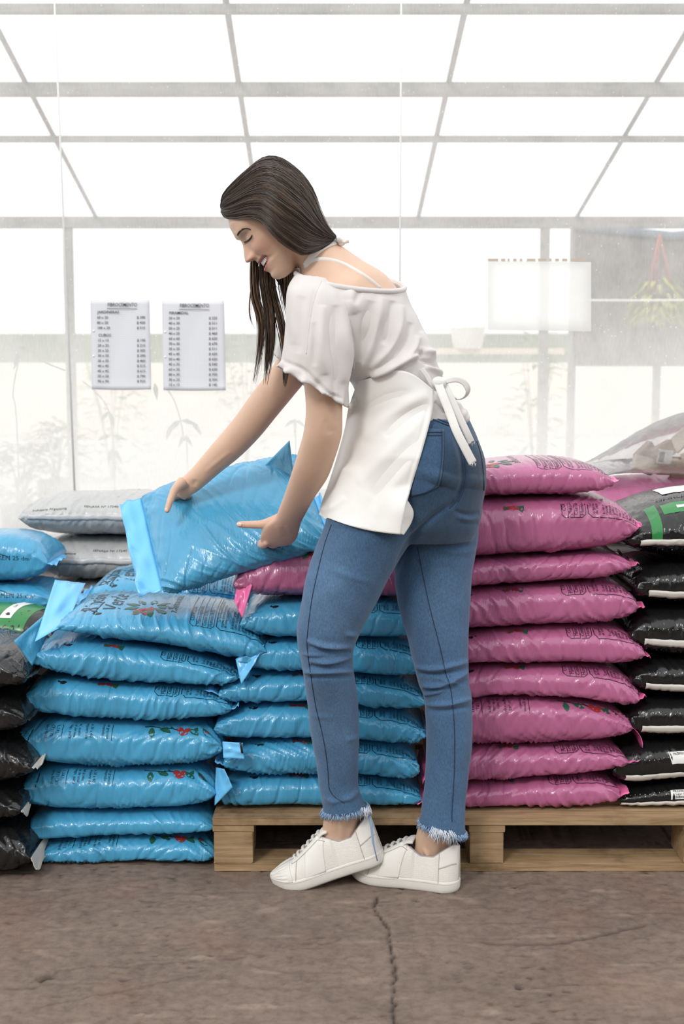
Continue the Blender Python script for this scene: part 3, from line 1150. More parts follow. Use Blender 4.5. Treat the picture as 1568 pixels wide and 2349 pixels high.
# --- middle stack on the pallet: six blue, one pink
ML = ['blue soil sack on the pallet boards, lowest of the middle stack behind the legs', 'blue soil sack with folded square flap, second from the pallet in middle stack',
      'blue soil sack in the middle stack, third from the pallet, behind the left shin', 'blue soil sack in the middle stack, fourth from the pallet, level with the shins',
      'blue soil sack with triangular left flap in the middle stack, behind the left knee', 'blue soil sack in the middle stack directly under the pink sack',
      'pink soil sack with black script, on top of the middle blue stack']
MS = stack([(492, 969), (509, 963), (490, 977), (500, 976), (545, 975), (552, 970), (536, 985)],
           [(1775, 1773, 1790), (1695, 1694, 1707), (1611, 1612, 1630), (1541, 1541, 1558), (1462, 1463, 1466), (1377, 1378, 1379), (1250, 1228, 1240)],
           2.935, 0.34, BLUE, BLUE_FLAP, ML, 'sacks of the middle stack', [PZ, PZ, PZ], ['A', 'A', 'A', 'A', 'A', 'A', 'A'],
           {0: dict(seed=21, slant=0.3), 1: dict(seed=22, slant=1.3, wr=1.1), 2: dict(seed=23, slant=-0.6), 3: dict(seed=24, slant=0.6), 4: dict(seed=25, slant=0.5), 5: dict(seed=26, slant=0.5, wr=0.8), 6: dict(seed=27, col=PINK, flapm=PINK_FLAP, slant=0.4, D=0.38, tip=0.34, n=2.4, pw=6.5)})
free_flap(MS[6], (548, 1318, 2.97), (578, 1342, 2.935), (536, 1380, 2.94), (556, 1418, 2.925), PINK_FLAP, 13, crumple=0.006)
free_flap(MS[4], (606, 1478, 2.95), (585, 1520, 2.925), (540, 1512, 2.95), (553, 1570, 2.925), BLUE_FLAP, 14, crumple=0.005)
MS[3].flap(-1, 0.035, 0.5, -0.4, (-1, 0.5), 15)
MS[1].flap(-1, 0.020, 0.6, -0.4, (-1, 0.3), 16)
MS[2].flap(1, 0.010, 0.3, -0.4, (-1, 0.5), 18)
# a square flap folded over the front of the second sack
free_flap(MS[1], (510, 1701, 2.930), (512, 1739, 2.922), (556, 1704, 2.905), (560, 1741, 2.900), BLUE_FLAP, 19, crumple=0.003)
free_flap(MS[1], (549, 1704, 2.902), (553, 1728, 2.898), (554, 1704, 2.900), (558, 1728, 2.896), INK, 19, 4, 4, crumple=0.0)
list(MS[1].root.children)[-1].name = 'printed_mark'

# --- right pink stack on the pallet
PL = ['pink soil sack on the pallet boards, lowest of the right pink stack', 'pink soil sack second from the pallet in the right stack', 'thick pink soil sack with drooping right flap, third from the pallet',
      'pink soil sack fourth from the pallet in the right stack, right end pointing down', 'deep pink soil sack, fifth from the pallet in the right pink stack', 'pink soil sack sixth from the pallet in the right pink stack',
      'thin pink soil sack third from the top of the right stack, no print in view', 'large pink soil sack with text box, second from top of right stack', 'pink soil sack topmost on the right stack behind the hips']
PS = stack([(984, 1428), (986, 1446), (990, 1452), (990, 1466), (992, 1476), (984, 1458), (984, 1440), (984, 1450), (930, 1396)],
           [(1793, 1782, 1770), (1711, 1706, 1702), (1602, 1592, 1612), (1527, 1520, 1525), (1452, 1436, 1431), (1354, 1339, 1328), (1285, 1273, 1262), (1140, 1137, 1135), (1080, 1056, 1062)],
           2.935, 0.35, PINK, PINK_FLAP, PL, 'pink sacks of the right stack', [PZ, PZ, PZ], ['A', 'A', 'B', 'A', 'A', 'A', '', 'A', 'A'],
           {0: dict(seed=31, slant=0.5, tip=0.40), 1: dict(seed=32, slant=-0.9), 2: dict(seed=33, slant=1.2, tip=0.5), 3: dict(seed=34, slant=0.9, tip=0.3), 4: dict(seed=35, slant=0.6, tip=0.35), 5: dict(seed=36, slant=0.7, tip=0.42), 6: dict(seed=37, slant=0.8, tip=0.5), 7: dict(seed=38, slant=-0.7, tip=0.40, wr=0.9), 8: dict(seed=39, slant=0.4, tip=0.42, D=0.36, wr=0.8)})
for k, (ln, an, cu, sp) in enumerate(((0.022, 0.6, -0.4, (-1, 0.6)), (0.024, 0.5, -0.5, (-1, 0.5)), (0.062, -0.7, -0.9, (-0.9, 0.6)), (0.016, 0.5, -0.3, (-1, 0.6)), (0.014, -0.3, -0.6, (-1, 0.4)), (0.014, 0.2, -0.3, (-1, 0.5)), (0.018, 0.4, -0.3, (-1, 0.5)), (0.016, 0.8, 0.3, (-1, 0.6)), (0.014, 0.3, 0.2, (-1, 0.4)))):
    PS[k].flap(1, ln, an, cu, sp, 20 + k)
PS[1].flap(-1, 0.035, -0.9, -0.4, (-1, 0.4), 31)
PS[0].flap(-1, 0.030, -0.1, -0.3, (-1, 0.4), 32)

# --- right black stack on the pallet, with white stitched closing tapes
KL = ['black soil sack with white Indoor Growing label, lowest at the right edge', 'black soil sack with white 20 litre label, second from the pallet at right', 'black soil sack with white tape, third from the pallet at the right edge',
      'black soil sack with white tape, fourth from the pallet at the right edge', 'black soil sack with white tape, third from the top at the right edge', 'black soil sack with crumpled tape end, second from top at right edge',
      'glossy black and green soil sack, top of the black stack at the right edge']
KS = stack([(1418, 1890), (1408, 1895), (1442, 1900), (1448, 1905), (1442, 1900), (1450, 1900), (1428, 1900)],
           [(1795, 1780, 1780), (1692, 1686, 1686), (1590, 1594, 1596), (1504, 1508, 1510), (1384, 1386, 1388), (1289, 1290, 1290), (1150, 1130, 1150)],
           2.95, 0.36, BLACK, BLACK_FLAP, KL, 'black sacks of the right edge stack', [PZ, PZ, PZ], [''] * 7,
           {k: dict(seed=41 + k, slant=0.2, wr=0.75, n=3.2, pw=7, pe=0.55) for k in range(6)} | {6: dict(seed=48, slant=1.2, wr=0.9, D=0.46, n=2.4, pw=4, pe=0.55, dy=0.0)})
for k, s in enumerate(KS):
    a = -s.L / 2 + (0.03 if k else 0.012)
    v = -0.012 if k != 1 else -0.02
    s.ribbon('stitched_tape', TAPE, a, s.L / 2 - 0.05, v, 0.017, k + 1, 0.004, 0.003)
    dots = []
    for i in range(26):
        u = a + 0.01 + i * 0.0115
        dots.append(blob2d(u, 0.022 + 0.002 * math.sin(i), 0.0009, i, 6))
        dots.append(blob2d(u, -0.040, 0.0009, i, 6))
    s.prints([('perforation', PRINT_WHITE, dots)])
KS[0].prints([('label_sticker', PRINT_WHITE, [patch2d(-0.118, 0.06, 0.000, 0.026)])], 0.0012)
KS[0].prints([('label_text', INK, [along(text2d('PROFESSIONAL', 0.0075, 0, 0.01), -0.112, 0.019, 'N'), along(text2d('Indoor Growing', 0.0095, 0, 0.015), -0.108, 0.004, 'N'), along(text2d('Super Growing', 0.0075), -0.108, 0.012, 'N')])], 0.0022)
KS[1].prints([('label_sticker', PRINT_WHITE, [patch2d(-0.115, 0.05, 0.008, 0.036, skew=-0.3)])], 0.0012)
KS[1].prints([('label_text', INK, [along(text2d('PROFESSIONAL', 0.007, 0, 0.01), -0.112, 0.028, 'N'), along(text2d('20', 0.028, 0, 0.02), -0.048, 0.017, 'N'), along(text2d('Litros', 0.010, 0, 0.01), -0.044, 0.010, 'N')])], 0.0022)
for s in (KS[2], KS[4], KS[6]):
    s.prints([('label_sticker', PRINT_WHITE, [patch2d(-0.108, 0.04, 0.006, 0.030)])], 0.0012)
    s.prints([('label_text', INK, [along(text2d('50', 0.018, 0, 0.02), -0.105, 0.010, 'N')])], 0.0022)
g6 = KS[6]
g6.prints([('green_print', PRINT_GREEN, [patch2d(-0.155, 0.20, 0.075, 0.125, 30, 10), patch2d(-0.19, -0.165, -0.01, 0.14, 8, 20)])], 0.0008)
g6.prints([('white_print', PRINT_WHITE, [patch2d(-0.12, 0.2, 0.092, 0.106, 24, 6), patch2d(-0.13, 0.2, 0.20, 0.30, 24, 14)])], 0.0016)  # front band is print; rear patch paints the film's white sheen
g6.prints([('label_text', INK, [along(text2d('Growing', 0.026, 0.3, 0.01), -0.16, 0.155, 'N'), along(text2d('50', 0.012, 0, 0.02), -0.10, 0.094, 'N')])], 0.0024)
for s in ():
    s.prints([('green_print', PRINT_GREEN, [patch2d(-s.L / 2 + 0.004, -s.L / 2 + 0.03, 0.045, 0.11, 8, 10)])], 0.0008)

# --- left black stack
BL = stack([(-430, 62), (-425, 42), (-420, 70), (-430, 58), (-425, 62)],
           [(1892, 1890, 1885), (1805, 1805, 1800), (1690, 1690, 1685), (1590, 1590, 1585), (1478, 1470, 1490)],
           2.83, 0.36, BLACK, BLACK_FLAP,
           ['black soil sack with white tape end, on the floor at the left edge', 'black soil sack second from the floor at the left edge', 'black soil sack with torn white end, third from floor at left edge',
            'crumpled black soil sack fourth from the floor at the left edge', 'glossy black soil sack on top of the black stack at the left edge'],
           'black sacks of the left edge stack', [0, 0, 0], [''] * 5, {k: dict(seed=61 + k, slant=0.3 * (-1) ** k, wr=1.5, pw=4, pe=0.6) for k in range(5)})
BL[0].flap(1, 0.030, -1.3, 0.5, (-1, 0.0), 71, 0.014, m=TAPE)
BL[2].flap(1, 0.014, 0.2, -0.4, (-1, -0.5), 72, 0.012, m=TAPE)
BL[1].flap(1, 0.010, -0.6, -0.4, (-1, -0.6), 73, 0.012, m=TAPE)
BL[3].flap(1, 0.012, 0.2, -0.2, (-1, -0.3), 74)
BL[4].flap(1, 0.014, 0.2, -0.2, (-1, 0.5), 75)

# --- second row and back row
G2 = 'sacks in the back rows'
rb = Sack('blue soil sack with script print, behind the top sack of left stack', G2, BLUE, BLUE_FLAP, xpx(196, 1330, 3.4), xpx(575, 1330, 3.4), 3.335, 0.36, [0.505] * 3, [zpx(1318, 3.45) + 0.006] * 3, 81, nu=130, nv=60, wr=0.9)
rb.prints(print_a(rb.L, 0.26))
rb.flap(-1, 0.03, 0.2, 0.3, (-1, 0.6), 82)
bg_ = Sack('black soil sack with green band, lying behind the left black stack', G2, BLACK, BLACK_FLAP, xpx(-330, 1410, 3.2), xpx(122, 1410, 3.2), 3.205, 0.22, [0.44] * 3, [zpx(1396, 3.25)] * 3, 83, nu=130, nv=60, wr=0.8, n=2.3)
bg_.prints([('green_print', PRINT_GREEN, [patch2d(0.03, 0.165, 0.005, 0.2, 14, 16, 0.25)])])
bg_.prints([('white_print', PRINT_WHITE, [patch2d(0.105, 0.135, 0.06, 0.2, 8, 14, 0.25)])], 0.0016)
bg_.prints([('label_text', PRINT_WHITE, [along(text2d('inoruM', 0.05, 0, 0.02), 0.075, 0.03, 'A')]), ('label_mark', INK, [blob2d(0.125, 0.075, 0.006, 5, 10), along(text2d('Classy', 0.011), 0.137, 0.11, 'A')])], 0.0022)
z1, z2, z3 = 0.50, zpx(1337, 3.56), zpx(1218, 3.62)
for nm_, (za, zb_), xr, sd in (('blue soil sack with volume lettering, lower of two at the left edge', (z1, z2), 124, 85), ('pale shining blue soil sack, upper of two at the left edge', (z2, z3), 112, 86)):
    s = Sack(nm_, G2, BLUE, BLUE_FLAP, xpx(-330, 1280, 3.55), xpx(xr, 1280, 3.55), 3.52, 0.27, [za + 0.001] * 3, [zb_ - 0.001] * 3, sd, nu=130, nv=60, wr=0.9)
    s.prints([('printed_text', INK_BLUE, [along(text2d('VOLUMEN 25 dm³', 0.019, 0, 0.0), 0.082, 0.012, 'N'), strip2d([(-0.1, 0.045), (0.1, 0.043), (0.17, 0.020)], 0.0022)])])
    s.flap(1, 0.02, -0.3, 0.4, (-1, 0.5), sd)
gz = [0.50, zpx(1337, 3.84), zpx(1236, 3.84), zpx(1136, 3.84)]
for k, (xl, xr) in enumerate(((84, 455), (66, 450), (48, 440))):
    s = Sack(['grey soil sack mostly hidden behind a blue flap, lowest of the grey pile', 'grey soil sack with dark lettering, middle of three in the back row', 'grey soil sack on top of the grey pile beneath the glass'][k], 'grey sacks in the back row', GREY, GREY_FLAP,
             xpx(xl, 1280, 3.84), xpx(xr, 1280, 3.84), 3.80, 0.38, [gz[k] + 0.001] * 3, [gz[k + 1] - 0.001] * 3, 91 + k, nu=130, nv=60, wr=1.0, n=2.2, slant=-0.5, tip=0.5)
    tx = [along(text2d('Industria Argentina', 0.0135, 0, 0.0), -s.L / 2 + 0.045, 0.026, 'N'), along(text2d('SENASA Nº 17240', 0.0135, 0, 0.0), -s.L / 2 + 0.20, 0.036, 'N'), along(text2d('VOLUMEN', 0.014, 0, 0.0), -s.L / 2 + 0.345, 0.032, 'N')]
    s.prints([('printed_text', INK, tx)])
    s.ribbon('side_fold', GREY_FLAP, -s.L / 2 + 0.03, s.L / 2 - 0.02, 0.004, 0.016, k + 3, 0.003, 0.004)
s = Sack('pale grey soil sack in the back row, behind the raised end of the held sack', 'grey sacks in the back row', GREY, GREY_FLAP, xpx(652, 1180, 3.84), xpx(1080, 1180, 3.84), 3.80, 0.38, [0.701] * 3, [zpx(1133, 3.84)] * 3, 95, nu=130, nv=60, wr=1.1, n=2.2, tip=0.5)
s.prints([('printed_text', INK, [along(text2d('Industria Argentina', 0.015, 0, 0.0), -s.L / 2 + 0.03, 0.03, 'N')])])
s = Sack('pale pink soil sack in the back row at right, under the clear sack', G2, PINK, PINK_FLAP, xpx(1352, 1100, 3.4), xpx(1900, 1100, 3.4), 3.45, 0.42, [0.701] * 3, [zpx(1092, 3.6)] * 3, 96, nu=130, nv=60, wr=0.7, n=2.2)
ZPINK = zpx(1092, 3.6)
# ------------------------------------------------------------------ the woman
SKIN = mat('skin', (0.70, 0.47, 0.35), 0.45, 0.4)
_a = nd(SKIN, 'ShaderNodeAttribute', attribute_name='tone')
lk(SKIN, _a.outputs['Color'], pb(SKIN).inputs['Base Color'])
pb(SKIN).inputs['Subsurface Weight'].default_value = 0.12
pb(SKIN).inputs['Subsurface Radius'].default_value = (0.012, 0.004, 0.002)
bump(SKIN, noise(SKIN, coords(SKIN), 420, 3), 0.08, 0.0006)


def cloth_mat(name, col, weave=900, strength=0.15, rough=0.9, trans=0.0, var=0.04):
    m = mat(name, col, rough, 0.2)
    v = coords(m)
    n = noise(m, v, weave, 2)
    n2 = noise(m, v, 9, 4)
    lk(m, ramp(m, n2, [(0.3, tuple(c * (1 - var) for c in col)), (0.7, tuple(min(1, c * (1 + var)) for c in col))]), pb(m).inputs['Base Color'])
    bump(m, n, strength, 0.0008)
    pb(m).inputs['Sheen Weight'].default_value = 0.15
    return m


SHIRT = cloth_mat('thin_white_jersey', (0.66, 0.625, 0.605))
APRON = cloth_mat('white_cotton', (0.80, 0.785, 0.755), 1100, 0.2)


def denim_mat():
    m = mat('blue_denim', (0.06, 0.14, 0.28), 0.85, 0.2)
    a = nd(m, 'ShaderNodeAttribute', attribute_name='tone')
    v = coords(m, (1, 1, 0.35))
    n = noise(m, v, 420, 4, 0.75)
    mx = nd(m, 'ShaderNodeMix', data_type='RGBA', blend_type='MULTIPLY')
    mx.inputs[0].default_value = 1
    lk(m, a.outputs['Color'], mx.inputs[6])
    lk(m, ramp(m, n, [(0.3, (0.66, 0.68, 0.72)), (0.5, (1, 1, 1)), (0.7, (1.35, 1.3, 1.25))]), mx.inputs[7])
    lk(m, mx.outputs[2], pb(m).inputs['Base Color'])
    bump(m, n, 0.3, 0.0008)
    pb(m).inputs['Sheen Weight'].default_value = 0.2
    return m


DENIM = denim_mat()
THREAD = mat('dark_seam_thread', (0.018, 0.035, 0.075), 0.8)
FRAY = mat('frayed_threads', (0.24, 0.36, 0.52), 0.9)
FRAYW = mat('pale_threads', (0.62, 0.66, 0.72), 0.9)

woman = empty('person', (W(900, 2050, 2.78).x, 2.78, 0))
tag(woman, 'woman with long dark hair, white apron and jeans, bending to lift the blue sack', 'person')
ORG = woman.location.copy()


def loft(st, n=40, seg=40, expo=2.0, closed=True, wave=None):
    """st rows: xl, yl, xr, yr (photo pixels of the two edges), Y, half depth [, lean of the depth axis in z, in x]"""
    rows = []
    for s in st:
        a, b = W(s[0], s[1], s[4]), W(s[2], s[3], s[4])
        lz = s[6] if len(s) > 6 else 0.0
        lx = s[7] if len(s) > 7 else 0.0
        c, h = (a + b) / 2, (b - a) / 2
        rows.append([*c, *h, lx, s[5], lz])
    R = spline(rows, n)
    V = []
    for i, r in enumerate(R):
        c, h, b = r[:3], r[3:6], r[6:9]
        for k in range(seg):
            t = 2 * math.pi * k / seg
            ct, s_ = math.cos(t), math.sin(t)
            ce = math.copysign(abs(ct) ** (2 / expo), ct)
            se = math.copysign(abs(s_) ** (2 / expo), s_)
            q = 1.0 if wave is None else wave(i / (n - 1), t)
            V.append(c + (h * ce + b * se) * q)
    V = np.array(V) - np.array(ORG[:])
    F = grid_faces(n, seg, True)
    if closed:
        F += [tuple(range(seg)), tuple((n - 1) * seg + k for k in reversed(range(seg)))]
    return V, F


def shell(V, F, n, seg, th):
    """open tube with thickness, closed at its rims"""
    G = V.reshape(n, seg, 3)
    du = np.gradient(G, axis=0)
    dv = np.roll(G, -1, 1) - np.roll(G, 1, 1)
    N = np.cross(du, dv)
    N /= np.linalg.norm(N, axis=2, keepdims=True) + 1e-9
    c = G.mean(axis=1, keepdims=True)
    if np.sum(N * (G - c)) < 0:
        N = -N
    I = G - N * th
    VV = np.vstack([G.reshape(-1, 3), I.reshape(-1, 3)])
    m = n * seg
    FF = list(F) + [tuple(i + m for i in reversed(q)) for q in F]
    for k in range(seg):
        k2 = (k + 1) % seg
        FF.append((k, k2, k2 + m, k + m))
        o = (n - 1) * seg
        FF.append((o + k2, o + k, o + k + m, o + k2 + m))
    return VV, FF


def chain(pts, rad, n=24, seg=14):
    """tapering limb through 3-D points (px, py, Y)"""
    P = spline([list(W(*p) - ORG) + [r] for p, r in zip(pts, rad)], n)
    mb = MB()
    mb.tube([Vector(p[:3]) for p in P], [p[3] for p in P], seg)
    V = np.array(mb.v)
    F = list(mb.f)
    # round tip
    end = Vector(P[-1][:3])
    return V, F


def ball(p, r, sc=(1, 1, 1)):
    bm = bmesh.new()
    bmesh.ops.create_icosphere(bm, subdivisions=3, radius=r)
    V = np.array([(v.co.x * sc[0] + p[0], v.co.y * sc[1] + p[1], v.co.z * sc[2] + p[2]) for v in bm.verts])
    F = [tuple(v.index for v in f.verts) for f in bm.faces]
    bm.free()
    return V, F


def fuse(name, pieces, voxel, smooth_it, sm=0.5):
    """one continuous skin around all pieces"""
    mb = MB()
    for V, F in pieces:
        mb.add(V, F)
    me = mesh_np(name, mb.v, mb.f)
    bm = bmesh.new()
    bm.from_mesh(me)
    bmesh.ops.recalc_face_normals(bm, faces=bm.faces)
    bm.to_mesh(me)
    bm.free()
    ob = bpy.data.objects.new(name, me)
    COL.objects.link(ob)
    r = ob.modifiers.new('r', 'REMESH')
    r.mode = 'VOXEL'
    r.voxel_size = voxel
    r.use_smooth_shade = True
    if smooth_it:
        s = ob.modifiers.new('s', 'SMOOTH')
        s.factor = sm
        s.iterations = smooth_it
    dg = bpy.context.evaluated_depsgraph_get()
    out = bpy.data.meshes.new_from_object(ob.evaluated_get(dg))
    bpy.data.objects.remove(ob)
    bpy.data.meshes.remove(me)
    out.name = name
    out.polygons.foreach_set('use_smooth', [True] * len(out.polygons))
    return out


def get_v(me):
    v = np.empty(len(me.vertices) * 3)
    me.vertices.foreach_get('co', v)
    return v.reshape(-1, 3)


def get_n(me):
    v = np.empty(len(me.vertices) * 3)
    me.vertex_normals.foreach_get('vector', v)
    return v.reshape(-1, 3)


def project(V):
    """photo pixels of points given in the woman's own frame"""
    P = V + np.array(ORG[:]) - np.array((0, 0, CAMH))
    f = P[:, 1] * CP - P[:, 2] * SP
    u = P[:, 1] * SP + P[:, 2] * CP
    return np.stack([W0 / 2 + FPX * P[:, 0] / f, H0 / 2 - FPX * u / f], 1)


def dist_poly(Q, pts):
    P = spline(pts, max(12, 8 * len(pts))) if len(pts) > 2 else np.array(pts, float)
    d = np.full(len(Q), 1e9)
    at_ = np.zeros(len(Q))
    for k, (a, b) in enumerate(zip(P[:-1], P[1:])):
        ab = b - a
        t = np.clip(((Q - a) @ ab) / (ab @ ab + 1e-9), 0, 1)
        e = np.hypot(*(Q - a - t[:, None] * ab).T)
        near = e < d
        d = np.where(near, e, d)
        at_ = np.where(near, (k + t) / (len(P) - 1), at_)
    return d, np.sin(np.pi * np.clip(at_, 0, 1)) ** 0.6


def strokes(me, items):
    """press folds and creases into a surface: (polyline, width, height in metres)"""
    V, N = get_v(me), get_n(me)
    Q = project(V)
    facing = sstep(-N[:, 1], 0.0, 0.35)
    for pts, w, h in items:
        P = np.array(pts, float)
        box_ = (Q[:, 0] > P[:, 0].min() - 3 * w) & (Q[:, 0] < P[:, 0].max() + 3 * w) & (Q[:, 1] > P[:, 1].min() - 3 * w) & (Q[:, 1] < P[:, 1].max() + 3 * w)
        ix = np.where(box_)[0]
        if len(ix):
            d, env = dist_poly(Q[ix], pts)
            V[ix] += N[ix] * (h * np.exp(-(d / w) ** 2) * env * facing[ix])[:, None]
    me.vertices.foreach_set('co', V.ravel())
    me.update()


def push(me, d):
    V, N = get_v(me), get_n(me)
    V += N * d[:, None]
    me.vertices.foreach_set('co', V.ravel())
    me.update()


def bvh(me):
    V = get_v(me)
    return BVHTree.FromPolygons([Vector(v) for v in V], [tuple(p.vertices) for p in me.polygons])


def on(tree, px, py, off=0.0, miss=None):
    """point where the view ray through a pixel meets a surface, lifted off it"""
    o = Vector((0, 0, CAMH)) - ORG
    d = (W(px, py, 1.0) - Vector((0, 0, CAMH))).normalized()
    h = tree.ray_cast(o, d)
    if h[0] is None:
        return miss
    n = h[1] if h[1].dot(d) < 0 else -h[1]
    return h[0] + n * off


def on_line(tree, pts, n, off):
    P = spline(pts, n) if len(pts) > 2 else np.array([np.array(pts[0]) + (np.array(pts[1]) - np.array(pts[0])) * t for t in np.linspace(0, 1, n)])
    runs = [[]]
    for p in P:
        q = on(tree, p[0], p[1], off)
        if q is None:
            continue
        if runs[-1] and (q - runs[-1][-1]).length > 0.03:
            runs.append([])
        runs[-1].append(q)
    return max(runs, key=len)


def tone(me, C):
    ca = me.color_attributes.new('tone', 'FLOAT_COLOR', 'POINT')
    ca.data.foreach_set('color', np.hstack([np.clip(C, 0, 1), np.ones((len(C), 1))]).ravel())


# ---- head, in its own frame: forward f, left l, up u (metres)
HY = 2.75
HO = W(570, 547, HY) - ORG
_psi = math.radians(11)
h_up = Vector((-0.627, 0, 0.78)).normalized()
_f = Vector((-0.78, 0, -0.627)).normalized()
_l = h_up.cross(_f)
h_f = _f * math.cos(_psi) + _l * math.sin(_psi)
h_l = _l * math.cos(_psi) - _f * math.sin(_psi)


def head():
    us = np.concatenate([np.linspace(-112, 60, 130), np.linspace(61, 107, 30)])
    fu = [-112, -107, -100, -92, -84, -77, -70, -62, -56, -50, -44, -35, -20, -3, 6, 14, 23, 44, 60, 80, 95, 104, 107]
    ff = [-8, 4, 9.5, 12, 11.5, 14, 16, 11, 15, 17.5, 16.5, 15, 13.5, 13, 15, 18, 19.5, 16.0, 8, -14, -42, -64, -80]
    bu = [-112, -100, -80, -60, -40, -20, 0, 30, 60, 80, 95, 104, 107]
    bb = [-36, -60, -85, -118, -146, -160, -167, -169, -160, -146, -126, -104, -84]
    wu = [-112, -107, -100, -90, -80, -60, -40, -20, 0, 30, 60, 80, 95, 104, 107]
    ww = [7, 18, 27, 37, 46, 57, 64, 69, 73, 72, 62, 51, 35, 17, 4]
    n = 120
    V = []
    for u in us:
        xf, xb, w = np.interp(u, fu, ff), np.interp(u, bu, bb), np.interp(u, wu, ww)
        fm = np.interp(u, [-112, -90, -40, 0, 107], [-20, -42, -66, -72, -80])
        for k in range(n):
            t = 2 * math.pi * k / n
            c, s = math.cos(t), math.sin(t)
            nn = np.interp(u, [-112, -95, -78, -50, -22, 107], [2.0, 1.85, 1.62, 1.68, 2.3, 2.3]) if c > 0 else 2.0
            q = (abs(c) ** nn + abs(s) ** nn) ** (-1 / nn)
            f = fm + (xf - fm if c > 0 else fm - xb) * q * c
            l = w * q * s
            if c > 0:
                al = abs(l)

                def g(l0, u0, sl, su):
                    return math.exp(-((al - l0) / sl) ** 2 - ((u - u0) / su) ** 2)
                na = np.interp(u, [-45, -43, -41, -38, -34, -28, -20, -10, -3, 6, 12], [0, 3, 13, 21.5, 23, 20.5, 16.5, 10.5, 6, 1.5, 0])
                ns = np.interp(u, [-42, -36, -28, -10, 6], [11, 11.5, 9.5, 7.5, 8])
                f += na * math.exp(-abs(l / ns) ** 2.3)
                f += 8.0 * g(13.5, -36.5, 6.0, 6.5)                     # wing of the nose
                f -= 4.0 * g(19.5, -37, 2.8, 7)                      # crease behind it
                f -= 5.0 * g(7.5, -43, 4.0, 2.5)                       # nostril
                f -= 8.5 * g(30, 1, 15, 9)                             # eye socket
                f += 6.5 * g(31, -1, 11.5, 7.5)                          # eyeball under the lid
                f -= 1.8 * g(31, 7, 13, 2.2)                           # lid crease
                f += 2.5 * g(27, 17, 18, 6)                            # brow
                f += 6.0 * g(38, -33, 17, 14)                          # smiling cheek
                f -= 2.6 * math.exp(-((al - (18 + (-(u + 38)) * 0.50)) / 3.0) ** 2) * (1 if -66 < u < -38 else 0)
                # smiling mouth
                uc = -63 + 10.5 * (al / 29) ** 2
                half = 7.0 * max(0.0, 1 - (al / 29) ** 2) ** 0.7
                if al < 29:
                    f -= 6.5 * math.exp(-(abs(u - uc) / (half + 0.6)) ** 4)
                    f += 2.4 * math.exp(-((u - (uc + half + 3.0)) / 2.6) ** 2) * (1 - (al / 30) ** 2)
                    f += 3.4 * math.exp(-((u - (uc - half - 3.6)) / 3.2) ** 2) * (1 - (al / 30) ** 2)
                f -= 1.8 * g(0, -86, 14, 3.5)
                f += 2.0 * g(0, -99, 13, 8)
            V.append(HO + (h_f * f + h_l * l + h_up * u) / 1000.0)
    V = np.array([v[:] for v in V])
    F = grid_faces(len(us), n, True) + [tuple(range(n)), tuple((len(us) - 1) * n + k for k in reversed(range(n)))]
    return V, F


# ---- skin
def leg_l(k, dy0=0.0):
    S = [(785, 1070, 940, 1070, 2.71, .080), (757, 1150, 975, 1150, 2.70, .093), (745, 1200, 968, 1200, 2.69, .097), (721, 1262, 930, 1262, 2.69, .095), (701, 1323, 893, 1323, 2.69, .089),
         (689, 1389, 859, 1389, 2.695, .081), (680, 1446, 829, 1446, 2.70, .072), (684, 1490, 811, 1490, 2.71, .065), (694, 1540, 811, 1540, 2.72, .061), (704, 1609, 821, 1609, 2.755, .061),
         (710, 1670, 823, 1670, 2.775, .058), (721, 1731, 822, 1731, 2.79, .052), (731, 1793, 822, 1793, 2.805, .047), (738, 1842, 832, 1836, 2.812, .047), (740, 1864, 842, 1850, 2.815, .047)]
    return [((a + c) / 2 - (c - a) / 2 * k, b, (a + c) / 2 + (c - a) / 2 * k, d, Y, h * k) for a, b, c, d, Y, h in S]


def leg_r(k):
    S = [(930, 1070, 1106, 1070, 2.79, .090), (920, 1150, 1103, 1150, 2.80, .094), (913, 1200, 1098, 1200, 2.80, .094), (906, 1242, 1095, 1242, 2.80, .092), (904, 1323, 1081, 1323, 2.80, .088),
         (913, 1389, 1078, 1389, 2.80, .081), (929, 1446, 1074, 1446, 2.80, .073), (944, 1507, 1073, 1507, 2.80, .066), (959, 1568, 1076, 1568, 2.80, .061), (971, 1601, 1081, 1601, 2.80, .061),
         (976, 1670, 1083, 1670, 2.80, .060), (976, 1731, 1080, 1731, 2.80, .055), (973, 1793, 1072, 1793, 2.80, .050), (967, 1850, 1067, 1850, 2.80, .049), (961, 1886, 1067, 1914, 2.80, .050)]
    return [((a + c) / 2 - (c - a) / 2 * k, b, (a + c) / 2 + (c - a) / 2 * k, d, Y, h * k) for a, b, c, d, Y, h in S]


